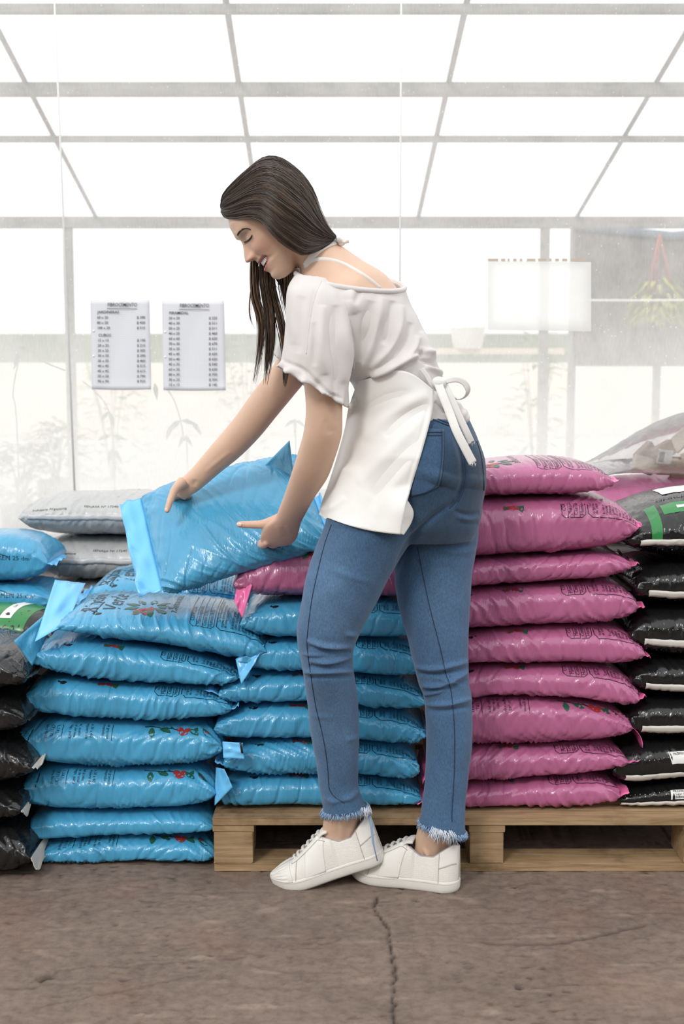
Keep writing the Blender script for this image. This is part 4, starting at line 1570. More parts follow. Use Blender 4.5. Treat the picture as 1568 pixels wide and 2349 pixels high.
HIP = [(850, 950, 1074, 962, 2.755, .115), (818, 1000, 1091, 1003, 2.755, .140), (796, 1050, 1108, 1050, 2.755, .157), (778, 1100, 1112, 1100, 2.755, .160), (762, 1150, 1105, 1150, 2.755, .152), (765, 1195, 1097, 1200, 2.755, .128), (810, 1235, 1080, 1240, 2.755, .08)]
TORSO = [(664, 588, 738, 528, 2.755, .050), (688, 620, 782, 563, 2.765, .056), (682, 655, 834, 600, 2.77, .110), (688, 715, 888, 636, 2.775, .158), (722, 785, 943, 715, 2.775, .146), (800, 850, 972, 812, 2.77, .112), (850, 908, 985, 890, 2.765, .095), (840, 1000, 1060, 1000, 2.755, .115), (820, 1080, 1080, 1080, 2.755, .125)]
ARM_L = [(682, 672, 765, 690, 2.675, .042), (680, 720, 775, 740, 2.645, .046), (687, 800, 777, 828, 2.635, .045), (695, 868, 784, 900, 2.635, .043), (701, 935, 785, 955, 2.64, .041), (696, 990, 783, 1000, 2.65, .041), (682, 1040, 767, 1054, 2.675, .040),
         (669, 1082, 750, 1098, 2.705, .038), (655, 1125, 722, 1140, 2.745, .033), (640, 1165, 700, 1180, 2.785, .027), (630, 1188, 690, 1200, 2.81, .024), (607, 1207, 685, 1221, 2.838, .0215), (597, 1229, 679, 1237, 2.862, .020), (599, 1246, 665, 1249, 2.880, .017), (606, 1253, 650, 1253, 2.892, .010)]
ARM_R = [(690, 690, 770, 730, 2.92, .045), (662, 765, 735, 815, 2.94, .043), (640, 815, 705, 868, 2.95, .041), (614, 855, 675, 906, 2.96, .040), (579, 900, 636, 953, 2.975, .039), (539, 956, 594, 1004, 2.99, .036), (500, 1003, 551, 1047, 3.005, .033),
         (466, 1043, 509, 1081, 3.015, .029), (441, 1073, 478, 1107, 3.02, .024), (416, 1097, 455, 1126, 3.022, .018), (398, 1117, 432, 1140, 3.025, .014), (394, 1127, 424, 1148, 3.028, .010)]


def tip(p, r):
    return ball(W(*p) - ORG, r)


pieces = [head(), loft(TORSO, 60, 48), loft(ARM_L, 80, 30), loft(ARM_R, 80, 30), loft(leg_l(0.82), 60, 30), loft(leg_r(0.82), 60, 30), loft([(a + (c - a) * .06, b, c - (c - a) * .06, e, Y, h * .86) for a, b, c, e, Y, h in HIP], 30, 48)]
# shoulders
pieces += [ball(W(724, 690, 2.685) - ORG, 0.046, (0.9, 1, 1)), ball(W(770, 700, 2.89) - ORG, 0.050)]
# near hand: thumb along the sack, fingers curling under it
pieces += [chain([(652, 1192, 2.815), (622, 1199, 2.838), (598, 1203, 2.850), (570, 1203.5, 2.858), (552, 1203, 2.860)], [.020, .0140, .0100, .0088, .0076]), tip((549, 1203, 2.860), .0074)]
for q, rr in ((((616, 1240, 2.866), (606, 1248, 2.882), (600, 1250, 2.900), (597, 1245, 2.925)), (.0115, .0098, .0088, .0076)),
              (((634, 1240, 2.868), (628, 1248, 2.892), (620, 1248, 2.920), (612, 1242, 2.945)), (.0108, .0100, .0090, .0076)),
              (((650, 1236, 2.868), (646, 1244, 2.895), (638, 1245, 2.920), (630, 1240, 2.945)), (.0104, .0096, .0086, .0072)),
              (((664, 1230, 2.866), (661, 1236, 2.890), (655, 1237, 2.912), (650, 1232, 2.935)), (.0094, .0086, .0076, .0066))):
    pieces += [chain(q, rr), tip(q[-1], rr[-1] * 0.97)]
# far hand: thumb on the near face, fingers over the far side
pieces += [chain([(420, 1105, 3.005), (402, 1122, 2.985), (391, 1147, 2.968), (383, 1171, 2.958)], [.0150, .0105, .0086, .0068]), tip((383, 1171, 2.958), .0066)]
for q, rr in ((((405, 1132, 3.03), (398, 1140, 3.065), (398, 1165, 3.09), (400, 1185, 3.10)), (.0098, .009, .008, .007)),
              (((412, 1130, 3.03), (408, 1140, 3.075), (410, 1168, 3.105), (414, 1190, 3.115)), (.0102, .0094, .0084, .0072)),
              (((420, 1130, 3.03), (420, 1142, 3.075), (424, 1168, 3.110), (428, 1186, 3.120)), (.0098, .009, .008, .007)),
              (((428, 1130, 3.03), (432, 1142, 3.070), (438, 1162, 3.100), (442, 1178, 3.110)), (.009, .008, .0072, .0064))):
    pieces += [chain(q, rr), tip(q[-1], rr[-1] * 0.97)]
# ankles and feet inside the shoes
pieces += [loft([(742, 1800, 818, 1800, 2.805, .036), (746, 1850, 824, 1850, 2.815, .036), (741, 1885, 820, 1880, 2.822, .031), (737, 1915, 822, 1908, 2.828, .027), (736, 1940, 826, 1930, 2.83, .026), (736, 1962, 828, 1950, 2.83, .025)], 30, 24),
           loft([(975, 1800, 1062, 1800, 2.80, .036), (968, 1860, 1054, 1862, 2.80, .036), (955, 1910, 1042, 1915, 2.812, .032), (950, 1945, 1040, 1955, 2.820, .027), (948, 1975, 1040, 1985, 2.822, .025), (946, 2000, 1038, 2005, 2.825, .024)], 30, 24)]
body_me = fuse('body', pieces, 0.0024, 3)

# skin creases, collar bone, ankle bones, knuckles
strokes(body_me, [([(742, 965), (752, 978), (758, 995)], 10, -0.0014), ([(735, 985), (758, 990), (775, 985)], 9, -0.0010),
                  ([(605, 1243), (614, 1252)], 6, 0.003), ([(632, 1205), (650, 1230)], 6, 0.0015), ([(655, 1205), (668, 1225)], 5, 0.0015), ([(590, 1196), (594, 1210)], 3, -0.001), ([(562, 1196), (562, 1212)], 3, -0.0009),
                  ([(470, 1085), (500, 1058), (530, 1035)], 5, 0.0018), ([(448, 1100), (444, 1116)], 6, -0.003),
                  ([(786, 1862), (783, 1890), (786, 1925)], 6, 0.004), ([(805, 1865), (803, 1905)], 9, -0.004), ([(985, 1955), (975, 1962)], 12, 0.006), ([(1018, 1930), (1010, 1975)], 9, -0.003),
                  ([(790, 585), (850, 620), (905, 655)], 14, 0.0025), ([(770, 600), (820, 640)], 16, -0.003), ([(678, 580), (676, 612)], 4, -0.002)])
V = get_v(body_me)
LV = V - np.array(HO[:])
fl, ll, ul = LV @ np.array(h_f[:]), LV @ np.array(h_l[:]), LV @ np.array(h_up[:])
C = np.ones((len(V), 3)) * np.array((0.66, 0.445, 0.325))
C *= (1 + 0.05 * perlin(V[:, 0] * 22, V[:, 2] * 22, 71) + 0.02 * perlin(V[:, 0] * 90, V[:, 2] * 90, 72))[:, None]
onhead = (ul > -0.115) & (fl > -0.06) & (np.abs(ll) < 0.09)


def tint(mask, w, col):
    global C
    w = (w * mask)[:, None]
    C = C * (1 - w) + np.array(col) * w


al = np.abs(ll)
tint(onhead, 0.45 * np.exp(-((al - .042) / .020) ** 2 - ((ul + .034) / .020) ** 2), (0.70, 0.34, 0.26))
tint(onhead & (al < .02), 0.35 * np.exp(-((ul + .034) / .012) ** 2), (0.70, 0.36, 0.28))
a_ = np.clip(al / .029, 0, 1)
uc = -.063 + .0105 * a_ ** 2
half = .0070 * np.clip(1 - a_ ** 2, 0, 1) ** 0.7
inm = onhead & (al < .030) & (fl > -.02)
tint(inm, np.exp(-((ul - (uc + half + .0022)) / .0026) ** 4), (0.48, 0.19, 0.17))
tint(inm, np.exp(-((ul - (uc - half - .0034)) / .0040) ** 4), (0.58, 0.20, 0.18))
tint(inm & (al < .028), np.exp(-(np.abs(ul - uc) / (half + .0003)) ** 6), (0.10, 0.03, 0.03))
tint(onhead, 0.35 * np.exp(-((al - .030) / .013) ** 2 - ((ul - .010) / .006) ** 2), (0.42, 0.27, 0.21))
tint(onhead & (fl > .02), 0.9 * np.exp(-((al - .0075) / .0035) ** 2 - ((ul + .0425) / .0022) ** 2), (0.16, 0.06, 0.05))
hands = np.exp(-((project(V)[:, 1] - 1215) / 60) ** 2) * (project(V)[:, 0] < 720)
tint(np.ones(len(V)), 0.30 * hands, (0.70, 0.38, 0.30))
tone(body_me, C)
link('body', body_me, SKIN, woman)
SKT = bvh(body_me)

# ---- nails, teeth, lashes, brow
mb = MB()
for pts in ([(544.5, 1199), (551, 1198.5), (555, 1200)], [(545, 1203), (551, 1203), (556, 1204)]):
    pass
NAIL = mat('finger_nail', (0.80, 0.56, 0.48), 0.25)
for (cx, cy, a, b, an) in ((549, 1203, 6.0, 4.6, 0.0), (382, 1170, 4.6, 3.6, 1.2)):
    G = np.zeros((7, 7, 3))
    ok = True
    for i in range(7):
        for j in range(7):
            u, v = (i / 6 * 2 - 1), (j / 6 * 2 - 1)
            u, v = u * math.sqrt(1 - v * v / 2), v * math.sqrt(1 - u * u / 2)
            x, y = cx + a * u * math.cos(an) - b * v * math.sin(an), cy + a * u * math.sin(an) + b * v * math.cos(an)
            q = on(SKT, x, y, 0.0006)
            if q is None:
                ok = False
            else:
                G[i, j] = q
    if ok:
        mb = MB()
        mb.sheet(G, 0.0006)
        mb.build('fingernail', NAIL, woman)
TEETH = mat('teeth', (0.84, 0.82, 0.76), 0.25)


def hl(f, l, u):
    return HO + (h_f * f + h_l * l + h_up * u) / 1000.0


for k in range(9):
    l = -10 + k * 3.9
    a2 = abs(l) / 29
    uc_ = -63 + 10.5 * a2 ** 2
    hf_ = 7.0 * max(0, 1 - a2 ** 2) ** 0.7
    th = min(10.0, 2 * hf_ - 0.8)
    if th < 2.5:
        continue
    c = hl(10.0 - 0.026 * l * l + 0.00012 * abs(l) ** 3, l, uc_ + hf_ - th / 2 + 1.0)
    Vb, Fb = ball((0, 0, 0), 1.0)
    e = np.sign(Vb) * np.abs(Vb) ** 0.6
    P = np.array([c[:]]) + (e[:, :1] * 2.2 * np.array(h_f[:]) + e[:, 1:2] * 1.95 * np.array(h_l[:]) + e[:, 2:] * (th / 2) * np.array(h_up[:])) / 1000
    mb = MB()
    mb.add(P, Fb)
    mb.build('tooth', TEETH, woman)
LASH = mat('dark_lash', (0.012, 0.009, 0.008), 0.5)
mb = MB()
q = on_line(SKT, [(560.5, 555.5), (566.5, 553), (572, 549), (576, 544), (578, 539)], 16, 0.0006)
mb.tube(q, [0.0008 + 0.0009 * math.sin(math.pi * (i + 1) / (len(q) + 1)) for i in range(len(q))], 6)
for i in range(1, len(q), 1):
    b_ = q[i]
    d = (h_f * 0.8 - h_up * 0.55 + Vector((0, -0.3, 0)) + (h_l * (0.6 * i / len(q) - 0.1))).normalized()
    mb.tube([b_, b_ + d * 0.0042 + h_up * -0.0008, b_ + d * 0.008 + h_up * 0.0004], [0.00045, 0.0003, 0.0001], 4)
mb.build('eyelash', LASH, woman)
mb = MB()
rb_ = random.Random(5)
brow = spline([(544.5, 539.5), (548.5, 533), (554, 527.5), (561, 524.5), (568, 524.5), (574, 526.5)], 60)
for i in range(60):
    for r_ in range(4):
        x, y = brow[i] + np.array((rb_.uniform(-1, 1), rb_.uniform(-1.8, 1.8) * (1 - 0.6 * i / 60)))
        j = min(59, i + 5)
        q0, q1 = on(SKT, x, y, 0.0005), on(SKT, x + (brow[j] - brow[i])[0] * 0.8, y + (brow[j] - brow[i])[1] * 0.8 - 0.6, 0.0009)
        if q0 and q1 and (q1 - q0).length < 0.02:
            mb.tube([q0, (q0 + q1) / 2, q1], [0.0004, 0.0004, 0.00015], 4)
mb.build('eyebrow', mat('brow_hair', (0.035, 0.022, 0.016), 0.6), woman)
# ------------------------------------------------------------------ jeans
hip_j = [(a - 2, b, c + 2, d, Y, h + 0.003) for a, b, c, d, Y, h in HIP]
j_me = fuse('jeans', [loft(leg_l(1.0), 80, 40), loft(leg_r(1.0), 80, 40), loft(hip_j, 40, 56)], 0.0032, 4)
js = []
# crotch and seat
js += [([(1036, 985), (1052, 1020), (1062, 1065), (1062, 1105), (1050, 1140), (1030, 1168)], 8, -0.006), ([(1045, 1150), (1000, 1182), (955, 1222), (925, 1265), (905, 1320)], 7, -0.007),
       ([(1010, 1080), (1000, 1110)], 45, 0.008), ([(1090, 1090), (1088, 1120)], 26, 0.005),
       ([(1040, 1172), (1070, 1180), (1098, 1176)], 5, -0.004), ([(1045, 1186), (1075, 1192), (1098, 1187)], 5, 0.003), ([(1050, 1198), (1075, 1202), (1096, 1200)], 5, -0.003),
       ([(1000, 1250), (1050, 1256), (1092, 1248)], 5, -0.003), ([(1000, 1262), (1050, 1268), (1090, 1262)], 6, 0.0025), ([(985, 1300), (1040, 1302)], 6, -0.0015)]
# behind the knees
for (p, w, h) in (([(703, 1468), (750, 1482), (808, 1484)], 5, 0.0045), ([(706, 1482), (750, 1495), (805, 1496)], 4, -0.004), ([(710, 1514), (755, 1518), (809, 1505)], 5, 0.005), ([(708, 1527), (755, 1530), (810, 1518)], 4, -0.004),
                  ([(695, 1542), (740, 1540), (812, 1541)], 5, 0.0045), ([(700, 1556), (760, 1552), (812, 1552)], 5, -0.003), ([(790, 1455), (820, 1458)], 6, 0.003), ([(690, 1500), (740, 1503)], 4, 0.0025),
                  ([(950, 1530), (1000, 1534), (1074, 1518)], 5, 0.0045), ([(955, 1544), (1010, 1546), (1074, 1530)], 4, -0.004), ([(966, 1573), (1010, 1572), (1074, 1542)], 5, 0.005), ([(968, 1585), (1020, 1580), (1074, 1560)], 4, -0.004),
                  ([(970, 1594), (1005, 1586), (1040, 1572)], 4, 0.004), ([(974, 1616), (1020, 1616), (1082, 1604)], 5, 0.0045), ([(975, 1630), (1020, 1630), (1080, 1620)], 5, -0.003), ([(1000, 1555), (1060, 1572)], 4, 0.0025),
                  ([(712, 1640), (760, 1648)], 6, 0.001), ([(790, 1700), (822, 1690)], 6, 0.0015), ([(735, 1300), (860, 1340)], 8, 0.0010),
                  ([(742, 1830), (780, 1842), (826, 1812)], 6, 0.003), ([(765, 1846), (800, 1838)], 5, -0.003), ([(760, 1200), (850, 1212)], 6, 0.0015)):
    js.append((p, w, h * 2.2))
strokes(j_me, js)
V = get_v(j_me)
Q = project(V)
push(j_me, 0.0012 * perlin(V[:, 0] * 22, V[:, 2] * 22 + V[:, 1] * 9, 81))
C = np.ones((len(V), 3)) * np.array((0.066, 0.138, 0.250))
# cloth colour: darker around the seat, lighter on thighs and shins
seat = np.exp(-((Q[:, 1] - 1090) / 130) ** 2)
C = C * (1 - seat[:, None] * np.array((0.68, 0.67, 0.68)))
pale_zone = np.exp(-((Q[:, 0] - 760) / 50) ** 2 - ((Q[:, 1] - 1380) / 130) ** 2) + 0.8 * np.exp(-((Q[:, 0] - 1010) / 40) ** 2 - ((Q[:, 1] - 1390) / 90) ** 2) + 0.6 * np.exp(-((Q[:, 0] - 770) / 60) ** 2 - ((Q[:, 1] - 1680) / 100) ** 2)
C = C * (1 + pale_zone[:, None] * np.array((0.45, 0.30, 0.22)))
C *= (1 + 0.10 * perlin(V[:, 0] * 14, V[:, 2] * 14, 82) + 0.06 * perlin(V[:, 0] * 70, V[:, 2] * 40, 83))[:, None]
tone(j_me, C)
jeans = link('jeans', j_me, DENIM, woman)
JT = bvh(j_me)


def seam(name, lines, r, parent, mt=THREAD, off=0.0006, tree=None):
    for ln in lines:
        q = on_line(tree or JT, ln, max(12, len(ln) * 10), off)
        if len(q) > 2:
            mb = MB()
            mb.tube(q, r, 5)
            mb.build(name, mt, parent)


seam('side_seam', [[(760, 1203), (744, 1250), (730, 1305), (718, 1360), (710, 1410), (704, 1468), (706, 1500), (712, 1545), (724, 1620), (736, 1670), (746, 1720), (752, 1770), (755, 1808), (768, 1828), (790, 1842)],
                   [(952, 1225), (966, 1300), (978, 1360), (992, 1420), (1010, 1490), (1022, 1545), (1032, 1575), (1038, 1620), (1042, 1680), (1042, 1740), (1040, 1800), (1036, 1860), (1036, 1885)]], 0.0009, jeans)
seam('seat_seam', [[(1031, 972), (1045, 1000), (1057, 1040), (1063, 1085), (1060, 1115), (1045, 1148), (1030, 1166)], [(1037, 972), (1051, 1000), (1063, 1040), (1068, 1085), (1065, 1115), (1050, 1150)]], 0.0011, jeans)
seam('waistband_seam', [[(988, 955), (1015, 966), (1044, 976), (1062, 984)], [(987, 960), (1013, 971), (1042, 981), (1062, 989)]], 0.0011, jeans)
seam('pocket_opening', [[(1092, 1012), (1102, 1045), (1108, 1090), (1109, 1125)]], 0.0012, jeans)
# back pocket: a patch of its own
pk = [[(978, 984), (1016, 986)], [(966, 1030), (1017, 1030)], [(957, 1070), (1014, 1070)], [(949, 1105), (1010, 1098)], [(941, 1130), (1003, 1116)], [(944, 1139), (975, 1131)]]
L_ = spline([p[0] for p in pk], 24)
R_ = spline([p[1] for p in pk], 24)
G = np.zeros((24, 16, 3))
for i in range(24):
    for j in range(16):
        p = L_[i] + (R_[i] - L_[i]) * j / 15
        G[i, j] = on(JT, p[0], p[1], 0.0016, Vector((0, 0, 0)))
mb = MB()
mb.sheet(G, 0.0022)
pm = mb.build('back_pocket', DENIM, jeans)
pv = get_v(pm.data)
tone(pm.data, np.ones((len(pv), 3)) * np.array((0.042, 0.088, 0.160)) * (1 + 0.1 * perlin(pv[:, 0] * 40, pv[:, 2] * 40, 84))[:, None])
PT = bvh(pm.data)
seam('pocket_stitch', [[(979, 992), (1014, 992)], [(977, 999), (1014, 999)], [(1012, 988), (1013, 1030), (1010, 1072), (1000, 1112), (972, 1130), (945, 1136)]], 0.0009, jeans, THREAD, 0.0008, PT)

# frayed hems
rf = random.Random(8)


def fringe(stations, a0, a1, n, lens, mt, name):
    """threads hanging round a hem ring"""
    xl, yl, xr, yr, Y, hd = stations
    A, B = W(xl, yl, Y) - ORG, W(xr, yr, Y) - ORG
    c, h = (A + B) / 2, (B - A) / 2
    mb = MB()
    for k in range(n):
        t = a0 + (a1 - a0) * rf.random()
        p = c + h * math.cos(t) + Vector((0, hd, 0)) * math.sin(t) + Vector((0, 0, rf.uniform(-0.001, 0.006)))
        out = (h * math.cos(t) + Vector((0, hd, 0)) * math.sin(t)).normalized()
        ln = rf.uniform(*lens)
        d = Vector((rf.uniform(-0.5, 0.5), rf.uniform(-0.3, 0.1), -1)).normalized()
        mb.tube([p, p + out * 0.003 + d * ln * 0.5 + Vector((rf.uniform(-.002, .002), 0, 0)), p + d * ln + out * rf.uniform(-.002, .003) + Vector((rf.uniform(-.003, .003), 0, 0))], [0.0011, 0.0009, 0.0004], 4)
    o = mb.build(name, mt, jeans)
    o['kind'] = 'stuff'


fringe((740, 1862, 842, 1849, 2.815, .048), 0, 6.283, 330, (0.006, 0.016), FRAY, 'frayed_hem')
fringe((961, 1885, 1067, 1912, 2.80, .051), 0, 6.283, 330, (0.006, 0.015), FRAY, 'frayed_hem')
fringe((985, 1893, 1040, 1903, 2.775, .030), 3.3, 6.1, 70, (0.018, 0.036), FRAYW, 'loose_threads')
fringe((826, 1852, 848, 1850, 2.800, .018), 3.3, 6.1, 30, (0.012, 0.028), FRAYW, 'loose_threads')
mb = MB()
for k in range(5):
    pp = [(842 + k * 0.8, 1862, 2.79), (850 + k, 1895, 2.785), (855 + rf.uniform(-2, 2), 1930, 2.780), (866 + rf.uniform(-3, 3), 1975, 2.775)]
    mb.tube([W(*p) - ORG for p in pp], [0.0016, 0.0014, 0.0010, 0.0005], 5)
mb.build('loose_strand', FRAY, jeans)

# ------------------------------------------------------------------ shirt
TS = [(679, 621, 926, 656, 2.775, .160, .030), (664, 662, 942, 696, 2.775, .172, .020), (668, 725, 966, 742, 2.775, .170, .012), (702, 790, 988, 792, 2.775, .160), (755, 842, 1004, 838, 2.772, .152), (800, 875, 1014, 868, 2.77, .138), (815, 900, 1010, 892, 2.768, .128), (825, 926, 1032, 924, 2.765, .136), (834, 944, 1040, 954, 2.763, .138), (836, 952, 1044, 966, 2.763, .138)]
NT, ST_ = 70, 72
Vt, Ft = loft(TS, NT, ST_, closed=False)
body_shell = shell(Vt, Ft, NT, ST_, 0.007)


def ruf(amp, k, ph):
    def w(t, a):
        e = max(0.0, (t - 0.80) / 0.20)
        return 1 + e * (0.05 + amp * math.sin(k * a + ph + 2 * e) + 0.4 * amp * math.sin(2.3 * k * a + 1))
    return w


SL = [(680, 628, 762, 644, 2.70, .062), (659, 664, 800, 684, 2.660, .074, 0), (654, 730, 806, 760, 2.64, .080), (650, 785, 806, 830, 2.632, .082), (646, 822, 800, 890, 2.632, .080), (640, 842, 792, 930, 2.632, .080)]
Vs, Fs = loft(SL, 70, 90, closed=False, wave=ruf(0.075, 11, 0.4))
sl_shell = shell(Vs, Fs, 70, 90, 0.006)
SR = [(700, 690, 790, 740, 2.90, .06), (660, 745, 745, 800, 2.93, .062), (640, 785, 715, 850, 2.945, .058), (630, 815, 700, 885, 2.955, .056)]
Vr, Fr = loft(SR, 30, 60, closed=False, wave=ruf(0.05, 8, 0.2))
sr_shell = shell(Vr, Fr, 30, 60, 0.006)
t_me = fuse('t_shirt', [body_shell, sl_shell, sr_shell], 0.0030, 7)
sh = [([(738, 640), (722, 675), (712, 720), (706, 770), (702, 815)], 5, -0.0012),
      ([(800, 690), (790, 760), (800, 830), (795, 880)], 13, 0.005), ([(770, 700), (765, 780), (772, 850), (765, 900)], 9, -0.004), ([(740, 700), (735, 790), (745, 860)], 10, 0.004), ([(720, 740), (722, 840)], 6, -0.003),
      ([(850, 690), (835, 760), (825, 830)], 10, -0.004), ([(875, 680), (865, 740), (850, 800), (825, 855)], 9, 0.0045), ([(900, 690), (892, 740), (880, 790)], 8, -0.004), ([(920, 700), (915, 750), (895, 800), (850, 848)], 8, 0.004),
      ([(940, 740), (932, 780), (905, 818), (860, 850)], 7, -0.004), ([(958, 770), (945, 805), (910, 832), (845, 866)], 6, 0.005), ([(968, 800), (955, 825), (905, 850), (835, 876)], 5, -0.005), ([(850, 862), (900, 846), (945, 822), (965, 820)], 6, 0.007),
      ([(965, 760), (980, 800), (985, 830)], 6, 0.004), ([(955, 800), (985, 812), (1000, 825)], 5, 0.004), ([(960, 825), (985, 832), (1005, 846)], 4, -0.004), ([(975, 840), (1000, 852), (1012, 862)], 5, 0.005),
      ([(1000, 905), (1020, 925), (1035, 935)], 5, 0.004), ([(998, 920), (1015, 938), (1030, 945)], 4, -0.004), ([(996, 890), (1010, 900), (1030, 915)], 4, -0.003),
      ([(680, 660), (676, 700), (672, 790)], 11, 0.002), ([(692, 680), (690, 730), (685, 810)], 10, -0.0018), ([(800, 665), (815, 720)], 12, 0.004), ([(825, 665), (812, 700)], 6, -0.003),
      ([(645, 826), (668, 836), (690, 845), (712, 862), (735, 885), (760, 905), (788, 915)], 3.5, -0.003)]
strokes(t_me, [(p, w * 1.1, h * 2.1) for p, w, h in sh])
V = get_v(t_me)
Q = project(V)
push(t_me, 0.0022 * perlin(V[:, 0] * 20 + V[:, 2] * 8, V[:, 2] * 9, 91) + 0.0010 * perlin(V[:, 0] * 60, V[:, 2] * 24, 92))
shirt = link('t_shirt', t_me, SHIRT, woman)
TT = bvh(t_me)
# bound neckline
mb = MB()
ring0 = [Vector(p) for p in Vt[ST_:2 * ST_]] + [Vector(Vt[ST_])]
mb.tube(ring0, 0.0058, 8, 1.0, cap=False)
mb.build('neck_binding', SHIRT, shirt)
mb = MB()
mb.tube(on_line(TT, [(737, 645), (722, 678), (712, 722), (706, 770), (702, 812)], 30, -0.0002), 0.0012, 6)
mb.build('shoulder_seam', SHIRT, shirt)
# gathered shirt tail at the back
mb = MB()
P_ = spline([[*(W(a, b, Y) - ORG), r] for a, b, Y, r in ((1014, 905, 2.70, .012), (1034, 928, 2.69, .018), (1052, 948, 2.69, .020), (1066, 960, 2.69, .016), (1074, 966, 2.69, .006))], 24)
mb.tube([Vector(p[:3]) for p in P_], [p[3] * (1 + 0.08 * math.sin(i)) for i, p in enumerate(P_)], 16, 0.8)
mb.build('shirt_tail', SHIRT, shirt)

# straps of the top beneath, on the skin
def strap(name, pts, half, mt, parent, th=0.0008, off=0.0012):
    q = on_line(SKT, pts, 40, off)
    mb = MB()
    mb.tube(q, half, 8, 0.32, up=(0, -1, 0.2))
    return mb.build(name, mt, parent)


strap('vest_strap', [(699, 613), (717, 599), (748, 596), (786, 606), (824, 627), (850, 645), (870, 662)], 0.0042, APRON, woman)

# ------------------------------------------------------------------ apron
rows = [((822, 872), (992, 893)), ((800, 930), (989, 935)), ((790, 985), (979, 980)), ((772, 1050), (961, 1045)), ((753, 1110), (945, 1098)), ((739, 1150), (931, 1148)), ((731, 1180), (917, 1226))]
NL, NU = 64, 56
Lr = spline([r[0] for r in rows], NL)
Rr = spline([r[1] for r in rows], NL)
ext = ([850, 948, 1050, 1150, 1230], [812, 812, 793, 757, 735], [1012, 1076, 1110, 1106, 1098], [.140, .140, .172, .168, .165])
G = np.zeros((NL, NU + 8, 3))
for i in range(NL):
    t = i / (NL - 1)
    for j in range(NU):
        u = j / (NU - 1)
        px, py = Lr[i] + (Rr[i] - Lr[i]) * u
        py += 9 * math.sin(math.pi * u) * t ** 3 - 50 * math.sin(math.pi * u) ** 1.2 * max(0, 1 - t * 5) * (0.3 + 0.7 * u)
        xl, xr, hd = (np.interp(py, ext[0], e) for e in ext[1:])
        q_ = np.clip((px - (xl + xr) / 2) / ((xr - xl) / 2 + 2), -1, 1)
        Y = 2.757 - hd * math.sqrt(1 - q_ * q_)
        for tr in (JT, TT):
            h = on(tr, px, py)
            if h is not None and not (tr is TT and py < 890):
                Y = min(Y, h.y + ORG.y - 0.006)
        if tr is TT:
            h = on(TT, px, max(py, 893))
        G[i, j] = W(px, py, Y) - ORG
# soften, so that the cloth hangs instead of clinging
for _ in range(14):
    Yv = G[:, :NU, 1].copy()
    A = np.pad(Yv, 1, mode='edge')
    av = (A[:-2, 1:-1] + A[2:, 1:-1] + A[1:-1, :-2] + A[1:-1, 2:]) / 4
    G[:, :NU, 1] = np.minimum(Yv, av)
for i in range(NL):
    for j in range(NU):
        px, py = project(np.array([G[i, j]]))[0]
        G[i, j, 1] -= 0.034 * sstep(i / (NL - 1), 0.70, 0.90) * sstep(j / (NU - 1), 0.55, 1.0)      # the free corner stands off the thigh
        G[i, j] = W(px, py, G[i, j, 1] + ORG.y) - ORG
for i in range(NL):      # rolled side hem, opening into a curl at the bottom
    t = i / (NL - 1)
    e = sstep(t, 0.80, 0.90)
    for k in range(8):
        s = (k + 1) / 8
        a, b = Rr[i]
        w_ = 3.0 + 0.0 * e
        bulge = 0.0
        px = a + w_ * s + bulge * math.sin(s * 1.6)
        py = b - 4 * s * e
        G[i, NU + k] = W(px, py, G[i, NU - 1, 1] + ORG.y + 0.004 * s + 0.035 * e * s) - ORG
mb = MB()
mb.sheet(G, 0.0016)
ap_me = mesh_np('apron', mb.v, mb.f)
strokes(ap_me, [([(985, 905), (940, 925), (880, 965), (840, 1010)], 14, 0.006), ([(985, 925), (930, 955), (880, 1000)], 10, -0.005), ([(980, 950), (930, 1000), (870, 1060), (820, 1110)], 14, 0.005), ([(950, 900), (890, 910), (830, 940)], 9, -0.003),
                ([(965, 1010), (910, 1070), (850, 1140)], 16, -0.004), ([(945, 1060), (900, 1120), (860, 1190)], 14, 0.004), ([(735, 1172), (765, 1162), (790, 1140)], 7, 0.005),
                ([(800, 1000), (790, 1060), (775, 1110)], 8, 0.003), ([(982, 925), (966, 990), (945, 1070), (925, 1145)], 3, -0.0022)])
apron = link('apron', ap_me, APRON, woman)
# the corner turns back: its inner side shows behind the front edge
La = spline([(924, 1136, 0.004), (914, 1175, 0.012), (908, 1200, 0.012), (910, 1222, 0.006)], 24)
Ra = spline([(933, 1147, 0.008), (947, 1172, 0.030), (943, 1198, 0.032), (925, 1227, 0.012)], 24)
H_ = np.zeros((24, 12, 3))
for i in range(24):
    for j in range(12):
        p = La[i] + (Ra[i] - La[i]) * j / 11
        h = Rr[min(NL - 1, int(NL * (0.80 + 0.19 * i / 23)))]
        yb = G[min(NL - 1, int(NL * (0.80 + 0.19 * i / 23))), NU - 1, 1] + ORG.y
        H_[i, j] = W(p[0], p[1], yb + 0.004 + p[2] * (0.3 + 0.7 * j / 11)) - ORG
mb = MB()
mb.sheet(H_, 0.0016)
mb.build('turned_corner', APRON, apron)
AT = bvh(ap_me)
# waist ties
def ribbon3(name, pts, w, parent, mt=APRON, th=0.0022, tw=None, n=40, wdir=(1, 0, 0.15)):
    P = spline([list(W(*p) - ORG) for p in pts], n)
    d = np.gradient(P, axis=0)
    G = np.zeros((n, 5, 3))
    for i in range(n):
        t = Vector(d[i]).normalized()
        s = Vector(wdir)
        if tw:
            s = Matrix.Rotation(tw[0] + (tw[1] - tw[0]) * i / (n - 1), 3, t) @ (s - t * s.dot(t)).normalized()
        s = (s - t * s.dot(t)).normalized()
        for k in range(5):
            G[i, k] = P[i] + np.array(s[:]) * w * (k / 4 - 0.5)
    mb = MB()
    mb.sheet(G, th)
    return mb.build(name, mt, parent)


